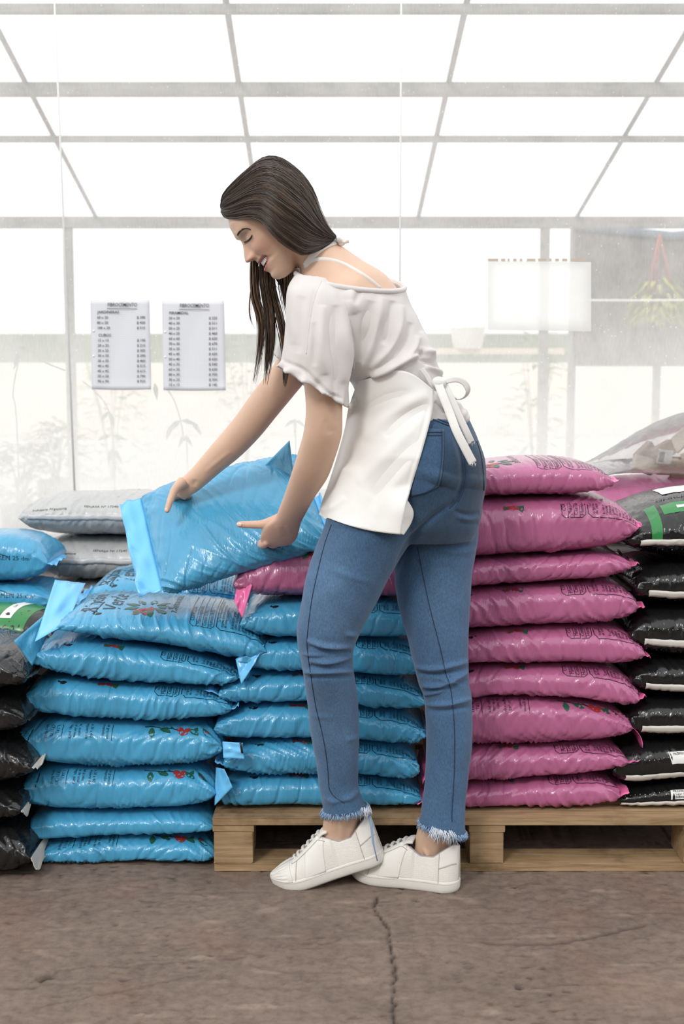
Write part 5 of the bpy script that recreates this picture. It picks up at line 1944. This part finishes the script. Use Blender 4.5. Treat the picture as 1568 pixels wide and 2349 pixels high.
ribbon3('waist_tie', [(966, 846, 2.640), (978, 862, 2.640), (990, 882, 2.642), (1002, 892, 2.648), (1014, 888, 2.655)], 0.010, apron, wdir=(0.6, 0, 1))
ribbon3('waist_tie', [(1000, 868, 2.640), (1014, 905, 2.622), (1030, 945, 2.612), (1045, 985, 2.602), (1062, 1020, 2.600), (1084, 1062, 2.604)], 0.0175, apron)
ribbon3('waist_tie', [(1014, 874, 2.650), (1030, 905, 2.640), (1050, 950, 2.634), (1068, 988, 2.634), (1080, 1014, 2.640)], 0.0150, apron)
ribbon3('tie_loop', [(1012, 878, 2.650), (1030, 872, 2.645), (1050, 871, 2.64), (1066, 880, 2.64), (1073, 896, 2.645), (1066, 910, 2.655), (1050, 916, 2.665), (1034, 908, 2.665)], 0.012, apron, tw=(0.2, 1.4), wdir=(0, 0.5, 1))
mb = MB()
V_, F_ = ball(W(1006, 878, 2.642) - ORG, 0.013, (1.2, 0.9, 1))
mb.add(V_, F_)
mb.build('tie_knot', APRON, apron)
mb = MB()
for (x, y, Y) in ((1084, 1062, 2.603), (1080, 1014, 2.639)):
    for k in range(14):
        p = W(x + rf.uniform(-8, 8), y + rf.uniform(-2, 2), Y) - ORG
        mb.tube([p, p + Vector((rf.uniform(-.002, .002), 0, -rf.uniform(.003, .009)))], [0.0005, 0.0002], 4)
o = mb.build('tie_fringe', APRON, apron)
o['kind'] = 'stuff'
# halter strap round the neck with its knot
strap('neck_strap', [(703, 611), (709, 600), (717, 588), (730, 574), (745, 564), (760, 558), (776, 555)], 0.0075, APRON, apron, off=0.002)
kc = W(783, 553, 2.74) - ORG
mb = MB()
V_, F_ = ball(kc, 0.010, (0.9, 0.9, 1.1))
mb.add(V_, F_)
P_ = [W(785, 553, 2.737) - ORG, W(791, 556, 2.735) - ORG, W(796, 553, 2.735) - ORG, W(799, 552, 2.735) - ORG]
mb.tube(P_, [0.005, 0.0045, 0.0062, 0.0066], 10, 0.7)
mb.tube([W(781, 556, 2.736) - ORG, W(776, 548, 2.732) - ORG, W(770, 545, 2.734) - ORG], [0.006, 0.0085, 0.004], 10, 0.7)
mb.build('strap_knot', APRON, apron)

# ------------------------------------------------------------------ hair
HAIR = mat('dark_brown_hair', (0.03, 0.02, 0.015), 0.38, 0.5)
_a = nd(HAIR, 'ShaderNodeAttribute', attribute_name='tone')
lk(HAIR, _a.outputs['Color'], pb(HAIR).inputs['Base Color'])
HC = np.array((0.040, 0.025, 0.017))
Acur = np.array([(506.5, 488, 2.748), (516, 500, 2.735), (539, 504, 2.712), (564, 502, 2.690), (588, 505, 2.672), (604, 515, 2.662), (623, 537, 2.655), (643, 557, 2.654), (674, 577, 2.660), (697, 586, 2.672), (725, 578, 2.695), (748, 565, 2.712), (764, 553, 2.722)])
Bcur = np.array([(505.5, 470, 2.752), (513, 442, 2.752), (539, 413, 2.752), (569, 386, 2.752), (595, 367, 2.752), (618, 360, 2.752), (646, 365, 2.752), (674, 383, 2.752), (697, 406, 2.752), (717, 437, 2.752), (735, 483, 2.750), (752, 517, 2.745), (772, 543, 2.738)])
NTt, NSs = 150, 90
A_, B_ = spline(Acur, NTt), spline(Bcur, NTt)


def hair_grid(side):
    G = np.zeros((NTt, NSs, 3))
    for i in range(NTt):
        t = i / (NTt - 1)
        for j in range(NSs):
            s = j / (NSs - 1)
            p = A_[i, :2] + (B_[i, :2] - A_[i, :2]) * s
            wd = math.hypot(*(B_[i, :2] - A_[i, :2])) / 1055
            ya, yb = A_[i, 2], B_[i, 2]
            blg = min(0.10, 0.55 * wd) * (1 - 0.25 * t)
            Y = ya + (yb - ya) * (1 - math.sqrt(max(0, 1 - s * s))) - 0.20 * blg * math.sin(math.pi * min(1, s * 1.1) * 0.9)
            if side < 0:
                Y = 2 * 2.755 - Y
            G[i, j] = W(p[0], p[1], Y) - ORG
    return G


Gn, Gf = hair_grid(1), hair_grid(-1)
tt, ss_ = np.meshgrid(np.linspace(0, 1, NTt), np.linspace(0, 1, NSs), indexing='ij')


def hair_disp(G, sgn, sd):
    du, dv = np.gradient(G, axis=0), np.gradient(G, axis=1)
    N = np.cross(du, dv)
    N /= np.linalg.norm(N, axis=2, keepdims=True) + 1e-9
    if N[NTt // 2, NSs // 2, 1] * sgn > 0:
        N = -N
    d = 0.0026 * perlin(ss_ * 16 + 0.6 * perlin(tt * 3, ss_ * 3, sd), tt * 2.2, sd) + 0.0012 * perlin(ss_ * 60, tt * 3, sd + 1)
    return G + N * d[..., None], N


Gn, Nn = hair_disp(Gn, 1, 101)
Gf, Nf = hair_disp(Gf, -1, 103)
m_ = NTt * NSs
Vh = np.vstack([Gn.reshape(-1, 3), Gf.reshape(-1, 3)])
Fh = grid_faces(NTt, NSs)
Fh = list(Fh) + [tuple(m_ + i for i in reversed(q)) for q in Fh]
me = mesh_np('hair', Vh, Fh)
cc = HC * (1 + 0.55 * perlin(ss_ * 34, tt * 2.0, 105) + 0.35 * perlin(ss_ * 90, tt * 3.0, 106))[..., None]
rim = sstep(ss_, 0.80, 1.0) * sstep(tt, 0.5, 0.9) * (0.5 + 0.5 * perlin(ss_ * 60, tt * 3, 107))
cc = cc + rim[..., None] * np.array((0.03, 0.016, 0.008))  # brown rim highlight painted into the hair colour along the back outline
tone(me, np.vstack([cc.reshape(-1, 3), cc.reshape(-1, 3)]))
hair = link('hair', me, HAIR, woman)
# single strands over the mass
rh = random.Random(12)
mb = MB()
for k in range(420):
    s0 = rh.random() ** 0.9
    ds = rh.uniform(-0.10, 0.10)
    t0, t1 = sorted((rh.uniform(0.0, 0.5), rh.uniform(0.45, 1.0)))
    pts = []
    for q in np.linspace(t0, t1, 14):
        j = int(np.clip((s0 + ds * (q - t0)) * (NSs - 1), 0, NSs - 1))
        i = int(q * (NTt - 1))
        pts.append(Vector(Gn[i, j]) + Vector(Nn[i, j]) * (0.0007 + 0.0009 * math.sin(math.pi * (q - t0) / (t1 - t0 + 1e-6))))
    r0 = rh.uniform(0.0005, 0.0011)
    mb.tube(pts, [r0 * (0.25 + math.sin(math.pi * (i + 0.4) / 14)) * 0.8 for i in range(14)], 4)
me = mesh_np('hair_strands', mb.v, mb.f)
nvs = len(mb.v)
kk = np.arange(nvs) // 56
cv = np.random.RandomState(3).rand(kk.max() + 1)
tone(me, HC * (0.8 + 1.3 * cv[kk][:, None] ** 2) + np.array((0.02, 0.010, 0.004)) * (cv[kk][:, None] > 0.8))
o = link('hair_strands', me, HAIR, hair)
o['kind'] = 'stuff'


def lock(pts, wpx, n, sd, thin=0.0008):
    """hanging lock: a bundle of tapering strands"""
    r = random.Random(sd)
    P = spline(pts, 22)
    mb = MB()
    cols = []
    for k in range(n):
        o_ = r.gauss(0, 0.38)
        e = r.uniform(0.75, 1.0)
        ph = r.uniform(0, 6.28)
        m = 18
        q = []
        for i in range(m):
            t = i / (m - 1) * e
            x = np.array([np.interp(t * 21, np.arange(22), P[:, c]) for c in range(3)])
            env = math.sin(math.pi * (0.12 + 0.80 * t)) ** 0.7
            q.append(W(x[0] + wpx * o_ * env + 1.2 * math.sin(5 * t + ph), x[1], x[2] + 0.008 * r.uniform(-1, 1) * 0.3 + 0.006 * math.sin(ph)) - ORG)
        rr = r.uniform(0.7, 1.6) * thin * 1.25
        mb.tube(q, [rr * (1.0 if t < 0.7 else 1.0 - 0.85 * (t - 0.7) / 0.3) for t in np.linspace(0, 1, m)], 5)
        cols += [HC * (0.8 + 0.9 * r.random()) + np.array((0.085, 0.045, 0.018)) * (r.random() > 0.55)] * (m * 5)
    me = mesh_np('hanging_lock', mb.v, mb.f)
    tone(me, np.array(cols))
    link('hanging_lock', me, HAIR, hair)


lock([(588, 560, 2.82), (581, 605, 2.83), (584, 680, 2.835), (598, 735, 2.84), (596, 800, 2.845), (582, 882, 2.85)], 13, 46, 1)
lock([(606, 560, 2.82), (605, 640, 2.83), (616, 720, 2.835), (618, 800, 2.84), (609, 885, 2.85)], 18, 70, 2)
lock([(622, 590, 2.83), (625, 660, 2.835), (640, 725, 2.84), (652, 790, 2.845), (655, 850, 2.85)], 16, 30, 3)
lock([(600, 600, 2.83), (576, 660, 2.84), (572, 720, 2.84), (585, 760, 2.845)], 8, 7, 4, 0.0004)
lock([(640, 590, 2.84), (655, 640, 2.845), (662, 690, 2.85), (668, 760, 2.86)], 22, 46, 5)
lock([(672, 590, 2.83), (672, 640, 2.83), (666, 700, 2.85)], 20, 60, 6, 0.0011)
lock([(664, 760, 2.88), (660, 820, 2.88), (655, 888, 2.88)], 10, 26, 7)
lock([(612, 610, 2.83), (630, 640, 2.84), (650, 675, 2.85)], 10, 10, 8, 0.0005)

# ------------------------------------------------------------------ shoes
def leather(name, col, scaly):
    m = mat(name, col, 0.55, 0.3)
    v = coords(m)
    n = noise(m, v, 30, 5)
    lk(m, ramp(m, n, [(0.3, tuple(c * 0.94 for c in col)), (0.7, col)]), pb(m).inputs['Base Color'])
    if scaly:
        mp = coords(m, (170, 120, 230))
        vo = nd(m, 'ShaderNodeTexVoronoi', feature='DISTANCE_TO_EDGE')
        vo.inputs['Scale'].default_value = 1.0
        vo.inputs['Randomness'].default_value = 0.55
        lk(m, mp, vo.inputs['Vector'])
        r = nd(m, 'ShaderNodeMapRange')
        r.inputs['From Max'].default_value = 0.12
        lk(m, vo.outputs['Distance'], r.inputs['Value'])
        bump(m, r.outputs[0], 0.35, 0.0012)
    return m


LEA = leather('white_scaled_leather', (0.77, 0.74, 0.68), True)
LEAS = leather('white_smooth_leather', (0.79, 0.765, 0.71), False)
RUB = leather('white_rubber', (0.74, 0.715, 0.66), False)
LACE = cloth_mat('grey_white_lace', (0.62, 0.60, 0.55), 1400, 0.3)
LINING = mat('grey_lining', (0.36, 0.33, 0.35), 0.9)
STI = mat('shoe_stitch', (0.42, 0.40, 0.36), 0.8)
SLN = 0.268


def half_w(x, k=1.0):
    w = np.interp(x, [0, .03, .07, .12, .17, .20, .235, SLN], [.034, .036, .035, .037, .045, .047, .043, .030])
    if x < 0.03:
        w *= math.sqrt(max(0, 1 - ((0.03 - x) / 0.0305) ** 2)) * 0.9 + 0.1 * (x / .03)
    if x > 0.215:
        w *= math.sqrt(max(0, 1 - ((x - 0.215) / (SLN - 0.2148)) ** 2))
    return w * k


def sole_z(x):
    return 0.0 + 0.016 * max(0, (x - 0.185) / 0.083) ** 2


def up_pt(x, t, side, off=0.0):
    """upper: t = 0 at the sole, 1 at the top edge (collar, lacing edge or middle)"""
    zs = 0.024 + sole_z(x)
    h = np.interp(x, [0, .012, .03, .055, .085, .112, .130, .160, .195, .215, .24, SLN], [.106, .109, .098, .079, .078, .094, .104, .086, .067, .060, .050, .034]) + sole_z(x) * 0.6
    g = np.interp(x, [0, .008, .03, .06, .09, .112, .125, .16, .19, .20, SLN], [0.0, .008, .023, .027, .026, .020, .010, .009, .006, 0, 0])
    w = half_w(x) * 0.985
    g = min(g, w * 0.7)
    a = t * math.pi / 2
    y = g + (w - g) * math.cos(a) ** 0.75
    z = zs + (h - zs) * math.sin(a) ** (1.0 if x > 0.1 else 1.25)
    if x < 0.10:
        y = g + (w - g) * (1 - t ** 1.6)
        z = zs + (h - zs) * t
    return Vector((x * (1 if x > .001 else 1), side * (y + off), z + off * (0.8 if t > 0.5 else 0.2)))


def shoe(mtx, name_side):
    xs = np.concatenate([np.linspace(0, 0.03, 16), np.linspace(0.034, 0.21, 52), np.linspace(0.213, SLN, 26)])
    nt = 18
    mb = MB()
    for side in (1, -1):
        G = np.array([[up_pt(x, t, side)[:] for t in np.linspace(0, 1, nt)] for x in xs])
        mb.sheet(G, 0.003)
    # tongue
    G = np.array([[Vector((x, y * np.interp(x, [.10, .13, .2], [.026, .024, .012]), np.interp(x, [.10, .118, .135, .16, .2], [.112, .110, .098, .080, .060]) - 0.004 * y * y))[:] for y in np.linspace(-1, 1, 9)] for x in np.linspace(.104, .2, 20)])
    mb.sheet(G, 0.004)
    sh_ = mb.build('shoe', LEA, woman)
    sh_.matrix_local = mtx
    # sole
    mb = MB()
    out = []
    for x in xs:
        out.append((x, half_w(x)))
    ring = [(x, w) for x, w in out] + [(x, -w) for x, w in reversed(out)]
    n = len(ring)
    V_ = []
    prof = [(0.0, 0.94), (0.004, 1.0), (0.010, 1.035), (0.024, 1.045), (0.028, 1.03), (0.0285, 0.99), (0.0285, 0.90)]
    for z, k in prof:
        for x, y in ring:
            xx = SLN / 2 + (x - SLN / 2) * (1 + (k - 1) * 0.35)
            V_.append((xx, y * k, z + sole_z(x)))
    F_ = []
    for r_ in range(len(prof) - 1):
        for k in range(n):
            k2 = (k + 1) % n
            F_.append((r_ * n + k, r_ * n + k2, (r_ + 1) * n + k2, (r_ + 1) * n + k))
    h_ = len(xs)
    for r_, rev in ((0, True), (len(prof) - 1, False)):
        for k in range(h_ - 1):
            q = (r_ * n + k, r_ * n + k + 1, r_ * n + n - 2 - k, r_ * n + n - 1 - k)
            F_.append(tuple(reversed(q)) if rev else q)
    mb.add(V_, F_)
    mb.build('sole', RUB, sh_)
    # ribbed toe cap
    mb = MB()
    for side in (1, -1):
        G = np.array([[(up_pt(x, t, side, 0.0022 + 0.0007 * math.sin(t * 34) * (1 if x > 0.222 else 0)))[:] for t in np.linspace(0, 1, 40)] for x in np.linspace(0.212, SLN - 0.0008, 24)])
        G[:, -1, 1] = 0
        mb.sheet(G, 0.0018)
    mb.build('toe_cap', RUB, sh_)
    # smooth heel tab and side panel
    for x0, x1, t0, t1, nm in ((0.001, 0.040, 0.50, 0.995, 'heel_tab'), (0.122, 0.172, 0.0, 0.72, 'side_panel')):
        for side in (1, -1):
            mb = MB()
            G = np.array([[up_pt(x + (0.022 * (0.5 - t) if nm == 'side_panel' else 0.0), t, side, 0.0016)[:] for t in np.linspace(t0, t1, 14)] for x in np.linspace(x0, x1, 16)])
            mb.sheet(G, 0.0012)
            mb.build(nm, LEAS, sh_)
    # lacing edge strip
    for side in (1, -1):
        mb = MB()
        G = np.array([[up_pt(x, t, side, 0.0018)[:] for t in np.linspace(0.74, 0.99, 8)] for x in np.linspace(0.118, 0.206, 26)])
        mb.sheet(G, 0.0012)
        mb.build('eyelet_strip', LEAS, sh_)
    # collar lining
    mb = MB()
    col_ = [up_pt(x, 1.0, 1) for x in np.linspace(0.114, 0.002, 30)] + [up_pt(x, 1.0, -1) for x in np.linspace(0.002, 0.114, 30)]
    mb.tube([p + Vector((0, -0.0025 * (1 if p.y > 0 else -1), -0.001)) for p in col_], 0.0034, 8)
    mb.build('collar_lining', LINING, sh_)
    # laces
    for k, x in enumerate((0.128, 0.143, 0.158, 0.173, 0.188, 0.199)):
        mb = MB()
        z = up_pt(x, 1.0, 1).z
        y = 0.021 if k < 5 else 0.014
        zz = up_pt(x, 0.80, 1).z
        mb.tube([(x - 0.004, y, zz - 0.002), (x - 0.003, y * 0.92, zz + 0.0035), (x, y * 0.45, z + 0.005), (x + 0.001, 0, z + 0.0055), (x, -y * 0.45, z + 0.005), (x - 0.003, -y * 0.92, zz + 0.0035), (x - 0.004, -y, zz - 0.002)], 0.0036, 8, 0.45)
        mb.build('shoelace', LACE, sh_)
    # stitching line round the sole
    mb = MB()
    for k in range(0, len(xs) * 2 - 1):
        (xa, ya), (xb, yb) = ring[k], ring[k + 1]
        if abs(xb - xa) < 0.008:
            for f0, f1 in ((0.1, 0.7),):
                p = [Vector((SLN / 2 + (xa + (xb - xa) * f - SLN / 2) * 1.012, (ya + (yb - ya) * f) * 1.046, 0.0225 + sole_z(xa))) for f in (f0, f1)]
                mb.tube(p, 0.0006, 4)
    o_ = mb.build('sole_stitch', STI, sh_)
    o_['kind'] = 'stuff'
    for side in (1, -1):
        mb = MB()
        mb.tube([up_pt(0.040, t, side, 0.0022) for t in np.linspace(0.02, 0.98, 14)], 0.0006, 4)
        mb.tube([up_pt(x, 0.50 + 0.0 * x, side, 0.0022) for x in np.linspace(0.002, 0.04, 10)], 0.0006, 4)
        mb.tube([up_pt(x, 0.73, side, 0.0022) for x in np.linspace(0.115, 0.206, 20)], 0.0006, 4)
        mb.tube([up_pt(0.206 - 0.02 * t, t, side, 0.0022) for t in np.linspace(0.02, 0.72, 14)], 0.0006, 4)
        mb.build('seam_line', STI, sh_)
    return sh_


def ground(px, py):
    a = W(px, py, 1.0) - Vector((0, 0, CAMH))
    k = -CAMH / a.z
    return Vector((a.x * k, a.y * k, 0))


bl = ground(700, 2041) + Vector((0, 0.042, 0))
shoe(Matrix.Translation(bl - ORG) @ Matrix.Rotation(math.radians(180 - 4), 4, 'Z') @ Matrix.Rotation(math.radians(19), 4, 'Y') @ Matrix.Translation((-0.195, 0, -0.001)), 'left')
hl_ = ground(1056, 2050) + Vector((-0.002, 0.02, 0))
shoe(Matrix.Translation(hl_ - ORG) @ Matrix.Rotation(math.radians(180 - 19), 4, 'Z'), 'right')
# ------------------------------------------------------------------ the sack she holds
hs = Sack('large plain blue soil sack tilted in the woman\'s two hands', 'sacks of the left front stack', BLUE, BLUE_FLAP, -0.205, 0.205, -0.18, 0.36, [0.0, 0.0, 0.0], [0.120, 0.120, 0.110], 111, wr=1.3, slant=0.9, tip=0.5, n=2.2, nu=220, nv=110, pw=5.0)
del hs.root['group']
hs.flap(-1, 0.056, 0.10, -0.25, (-1, 1), 112, 0.012)
hs.flap(1, 0.02, 0.2, 0.3, (-1, 0.0), 114, 0.006)
Rm = Matrix.Rotation(math.radians(-10), 3, 'Y') @ Matrix.Rotation(math.radians(38), 3, 'X') @ Matrix.Rotation(math.radians(9), 3, 'Z')
hs.root.rotation_euler = Rm.to_euler()
ctr = W(533, 1190, 3.07)
hs.root.location = ctr - Rm @ Vector((0, 0, 0.06))

free_flap(hs, (575, 1100, 3.16), (664, 1010, 3.13), (640, 1110, 3.14), (673, 1092, 3.10), BLUE, 113, crumple=0.003)

# ------------------------------------------------------------------ price lists on the glass
PAPER = mat('squared_paper', (0.74, 0.74, 0.76), 0.8)
_v = coords(PAPER)
_w = nd(PAPER, 'ShaderNodeTexWave', wave_type='BANDS', bands_direction='Z')
_w.inputs['Scale'].default_value = 48
lk(PAPER, _v, _w.inputs['Vector'])
_w2 = nd(PAPER, 'ShaderNodeTexWave', wave_type='BANDS', bands_direction='X')
_w2.inputs['Scale'].default_value = 48
lk(PAPER, _v, _w2.inputs['Vector'])
_mn = nd(PAPER, 'ShaderNodeMath', operation='MINIMUM')
lk(PAPER, _w.outputs['Fac'], _mn.inputs[0])
lk(PAPER, _w2.outputs['Fac'], _mn.inputs[1])
lk(PAPER, ramp(PAPER, _mn.outputs[0], [(0.0, (0.64, 0.65, 0.69)), (0.12, (0.74, 0.74, 0.76))]), pb(PAPER).inputs['Base Color'])
PEN = mat('marker_pen', (0.06, 0.06, 0.06), 0.6)


def price_list(label, x0, y0, x1, y1, head_px, rows):
    YP = WINY + 0.018
    c = W((x0 + x1) / 2, (y0 + y1) / 2, YP)
    r = empty('price_list', c)
    tag(r, label, 'price list', 'price lists on the glass')
    nu, nv = 16, 22
    G = np.zeros((nu, nv, 3))
    for i in range(nu):
        for j in range(nv):
            u, v = i / (nu - 1), j / (nv - 1)
            q = W(x0 + (x1 - x0) * u + 4 * v, y0 + (y1 - y0) * v + 1.5 * math.sin(u * 3), YP) - c
            q.y += -0.003 * abs(math.sin(u * 5 + v * 2)) - 0.004 * (v > 0.9) * (v - 0.9) * 10 * u
            G[i, j] = q
    mb = MB()
    mb.sheet(G, 0.0006)
    mb.build('sheet', PAPER, r)
    # white discs imitate bright glass seen through punched holes
    mb = MB()
    for fy in (0.35, 0.63):
        q = W(x0 + 8, y0 + (y1 - y0) * fy, YP) - c
        mb.tube([(q.x, -0.0052, q.z), (q.x, -0.0048, q.z)], 0.0035, 12, up=(1, 0, 0))
    mb.build('hole_disc', mat('hole_white', (0.95, 0.95, 0.95), 0.6), r)
    mb = MB()

    def put(s, px, py, size, bold=0.012, xs=1.0):
        V, F = text2d(s, size * 0.9, 0.06, bold * 0.6)
        o = W(px, py, YP) - c
        mb.add([(o.x + v[0] * xs, -0.0062, o.z + v[1]) for v in V], F)
    put('FIBROCEMENTO', head_px, y0 + 16, 0.0190, 0.010, 0.78)
    a, b = W(head_px - 1, y0 + 20.5, YP) - c, W(head_px + 68, y0 + 21.5, YP) - c
    mb.tube([(a.x, -0.0062, a.z), (b.x, -0.0062, b.z)], 0.0008, 5)
    for py, t1, t2, p1, p2 in rows:
        put(t1, p1, py, 0.0145 if t2 is None else 0.0135, 0.016)
        if t2:
            put(t2, p2, py, 0.0135, 0.016)
    o = mb.build('handwriting', PEN, r, False)
    o['kind'] = 'stuff'


rows1 = [(719, 'JARDINERAS', None, 224, 0)]
for k, (a, b) in enumerate((('60 x 20', '$ 390'), ('80 x 20', '$ 430'), ('100 x 20', '$ 515'))):
    rows1.append((731 + k * 12, a, b, 223, 314))
rows1.append((772, 'CUBOS', None, 226, 0))
for k, (a, b) in enumerate((('15 x 15', '$ 195'), ('20 x 20', '$ 215'), ('25 x 25', '$ 305'), ('30 x 30', '$ 390'), ('35 x 35', '$ 460'), ('40 x 40', '$ 515'), ('45 x 45', '$ 615'), ('50 x 50', '$ 790'), ('90 x 90', '$ 920'))):
    rows1.append((783.5 + k * 11.7, a, b, 224.5, 314.5))
price_list('left handwritten price sheet on the glass, with lists for planters and cubes', 207, 687, 343, 893, 247, rows1)
rows2 = [(721, 'PIRAMIDAL', None, 388, 0)]
for k, (a, b) in enumerate((('20 x 20', '$ 225'), ('40 x 30', '$ 511'), ('50 x 25', '$ 511'), ('40 x 25', '$ 460'), ('60 x 60', '$ 620'), ('70 x 30', '$ 670'), ('35 x 35', '$ 511'), ('45 x 45', '$ 620'), ('50 x 40', '$ 620'), ('45 x 35', '$ 540'), ('60 x 35', '$ 630'), ('80 x 30', '$ 700'), ('30 x 25', '$ 350'), ('15 x 15', '$ 145'))):
    rows2.append((732.5 + k * 11.75, a, b, 387, 479))
price_list('right handwritten price sheet on the glass, one long list nearest the woman', 371, 689, 514, 895, 412, rows2)

# blank translucent sheet on the right pane
def film_sheet_mat():
    m = bpy.data.materials.new('milky_sheet')
    m.use_nodes = True
    m.node_tree.nodes.clear()
    out = nd(m, 'ShaderNodeOutputMaterial')
    mx = nd(m, 'ShaderNodeMixShader')
    mx.inputs[0].default_value = 0.62
    tr = nd(m, 'ShaderNodeBsdfTransparent')
    tl = nd(m, 'ShaderNodeBsdfTranslucent')
    tl.inputs['Color'].default_value = (0.97, 0.97, 0.97, 1)
    lk(m, tr.outputs[0], mx.inputs[1])
    lk(m, tl.outputs[0], mx.inputs[2])
    lk(m, mx.outputs[0], out.inputs['Surface'])
    return m


YP = WINY + 0.02
c = W(1235, 680, YP)
r = empty('blank_sheet', c)
tag(r, 'blank milky sheet hung on the right glass pane from a torn paper edge', 'sheet')
G = np.array([[(W(1118 + 237 * u, 598 + (757 - 598) * v + 3 * u, YP) - c + Vector((0, 0, 0)))[:] for v in np.linspace(0, 1, 6)] for u in np.linspace(0, 1, 8)])
mb = MB()
mb.sheet(G, 0.0006)
mb.build('sheet', film_sheet_mat(), r)
KR = mat('kraft_paper', (0.55, 0.47, 0.38), 0.8)
for a, b in ((1118, 1142), (1148, 1158), (1163, 1168), (1176, 1184), (1191, 1197), (1207, 1227), (1233, 1252), (1259, 1264), (1272, 1281), (1288, 1300), (1308, 1342)):
    p, q = W(a, 597, YP) - c, W(b, 597 + (b - a) * 0.02, YP) - c
    link('torn_edge', box(p.x, q.x, -0.006, -0.003, p.z - 0.004, p.z + 0.005), KR, r)

# ------------------------------------------------------------------ clear sack of packets, right back
def clear_mat():
    m = bpy.data.materials.new('clear_film')
    m.use_nodes = True
    m.node_tree.nodes.clear()
    out = nd(m, 'ShaderNodeOutputMaterial')
    tr = nd(m, 'ShaderNodeBsdfTransparent')
    tr.inputs['Color'].default_value = (1, 1, 1, 1)
    tl = nd(m, 'ShaderNodeBsdfTranslucent')
    tl.inputs['Color'].default_value = (0.98, 0.975, 0.97, 1)
    gl = nd(m, 'ShaderNodeBsdfGlossy')
    gl.inputs['Roughness'].default_value = 0.22
    df = nd(m, 'ShaderNodeBsdfDiffuse')
    df.inputs['Color'].default_value = (0.94, 0.93, 0.92, 1)
    m1 = nd(m, 'ShaderNodeMixShader')
    m1.inputs[0].default_value = 0.22
    lk(m, tl.outputs[0], m1.inputs[1])
    lk(m, df.outputs[0], m1.inputs[2])
    m2 = nd(m, 'ShaderNodeMixShader')
    n = noise(m, coords(m), 11, 4, 0.6, 1.0)
    rr = nd(m, 'ShaderNodeMapRange')
    rr.inputs['From Min'].default_value = 0.35
    rr.inputs['From Max'].default_value = 0.65
    rr.inputs['To Min'].default_value = 0.26
    rr.inputs['To Max'].default_value = 0.55
    lk(m, n, rr.inputs['Value'])
    lk(m, rr.outputs[0], m2.inputs[0])
    lk(m, tr.outputs[0], m2.inputs[1])
    lk(m, m1.outputs[0], m2.inputs[2])
    m3 = nd(m, 'ShaderNodeMixShader')
    fr = nd(m, 'ShaderNodeFresnel')
    lk(m, fr.outputs[0], m3.inputs[0])
    lk(m, m2.outputs[0], m3.inputs[1])
    lk(m, gl.outputs[0], m3.inputs[2])
    lk(m, m3.outputs[0], out.inputs['Surface'])
    return m


cs = Sack('clear plastic sack of small packets, lying on a pink sack at the right edge', 'x', clear_mat(), GREY_FLAP, xpx(1352, 1050, 3.6), xpx(1840, 1050, 3.6), 3.46, 0.40, [ZPINK + 0.001] * 3, [zpx(1030, 3.6), zpx(945, 3.6), zpx(960, 3.6)], 131, wr=0.5, nu=130, nv=60, n=2.1, pw=2.2, pe=0.6, tip=0.3, name='clear_sack')
del cs.root['group']
BRN = mat('brown_packet', (0.42, 0.33, 0.24), 0.8)
rp = random.Random(21)
for k, (px, py, Y) in enumerate(((1475, 1066, 3.60), (1520, 1035, 3.56), (1530, 1070, 3.54), (1560, 1010, 3.62), (1480, 1040, 3.68), (1590, 1050, 3.56), (1640, 1030, 3.6), (1560, 1080, 3.6))):
    me = box(-0.032, 0.032, -0.012, 0.012, -0.022, 0.022, 0.004)
    o = link('packet', me, BRN if k % 3 else mat('pale_packet', (0.62, 0.56, 0.48), 0.8), cs.root)
    o.location = W(px, py, Y) - cs.root.location
    o.rotation_euler = (rp.uniform(-0.5, 0.5), rp.uniform(-0.8, 0.8), rp.uniform(-0.6, 0.6))
me = box(-0.020, 0.020, -0.0008, 0.0008, -0.020, 0.020, 0.0004)
tg_ = link('packet_tag', me, PRINT_WHITE, cs.root)
tg_.location = W(1524, 1048, 3.49) - cs.root.location
tg_.rotation_euler = (0.3, 0.1, 0)
for i in range(9):
    me = box(-0.016, -0.002, -0.0006, 0.0006, -0.015 + i * 0.0034, -0.0135 + i * 0.0034)
    o = link('tag_bar', me, INK, tg_)
    o.location = (0, -0.0012, 0)
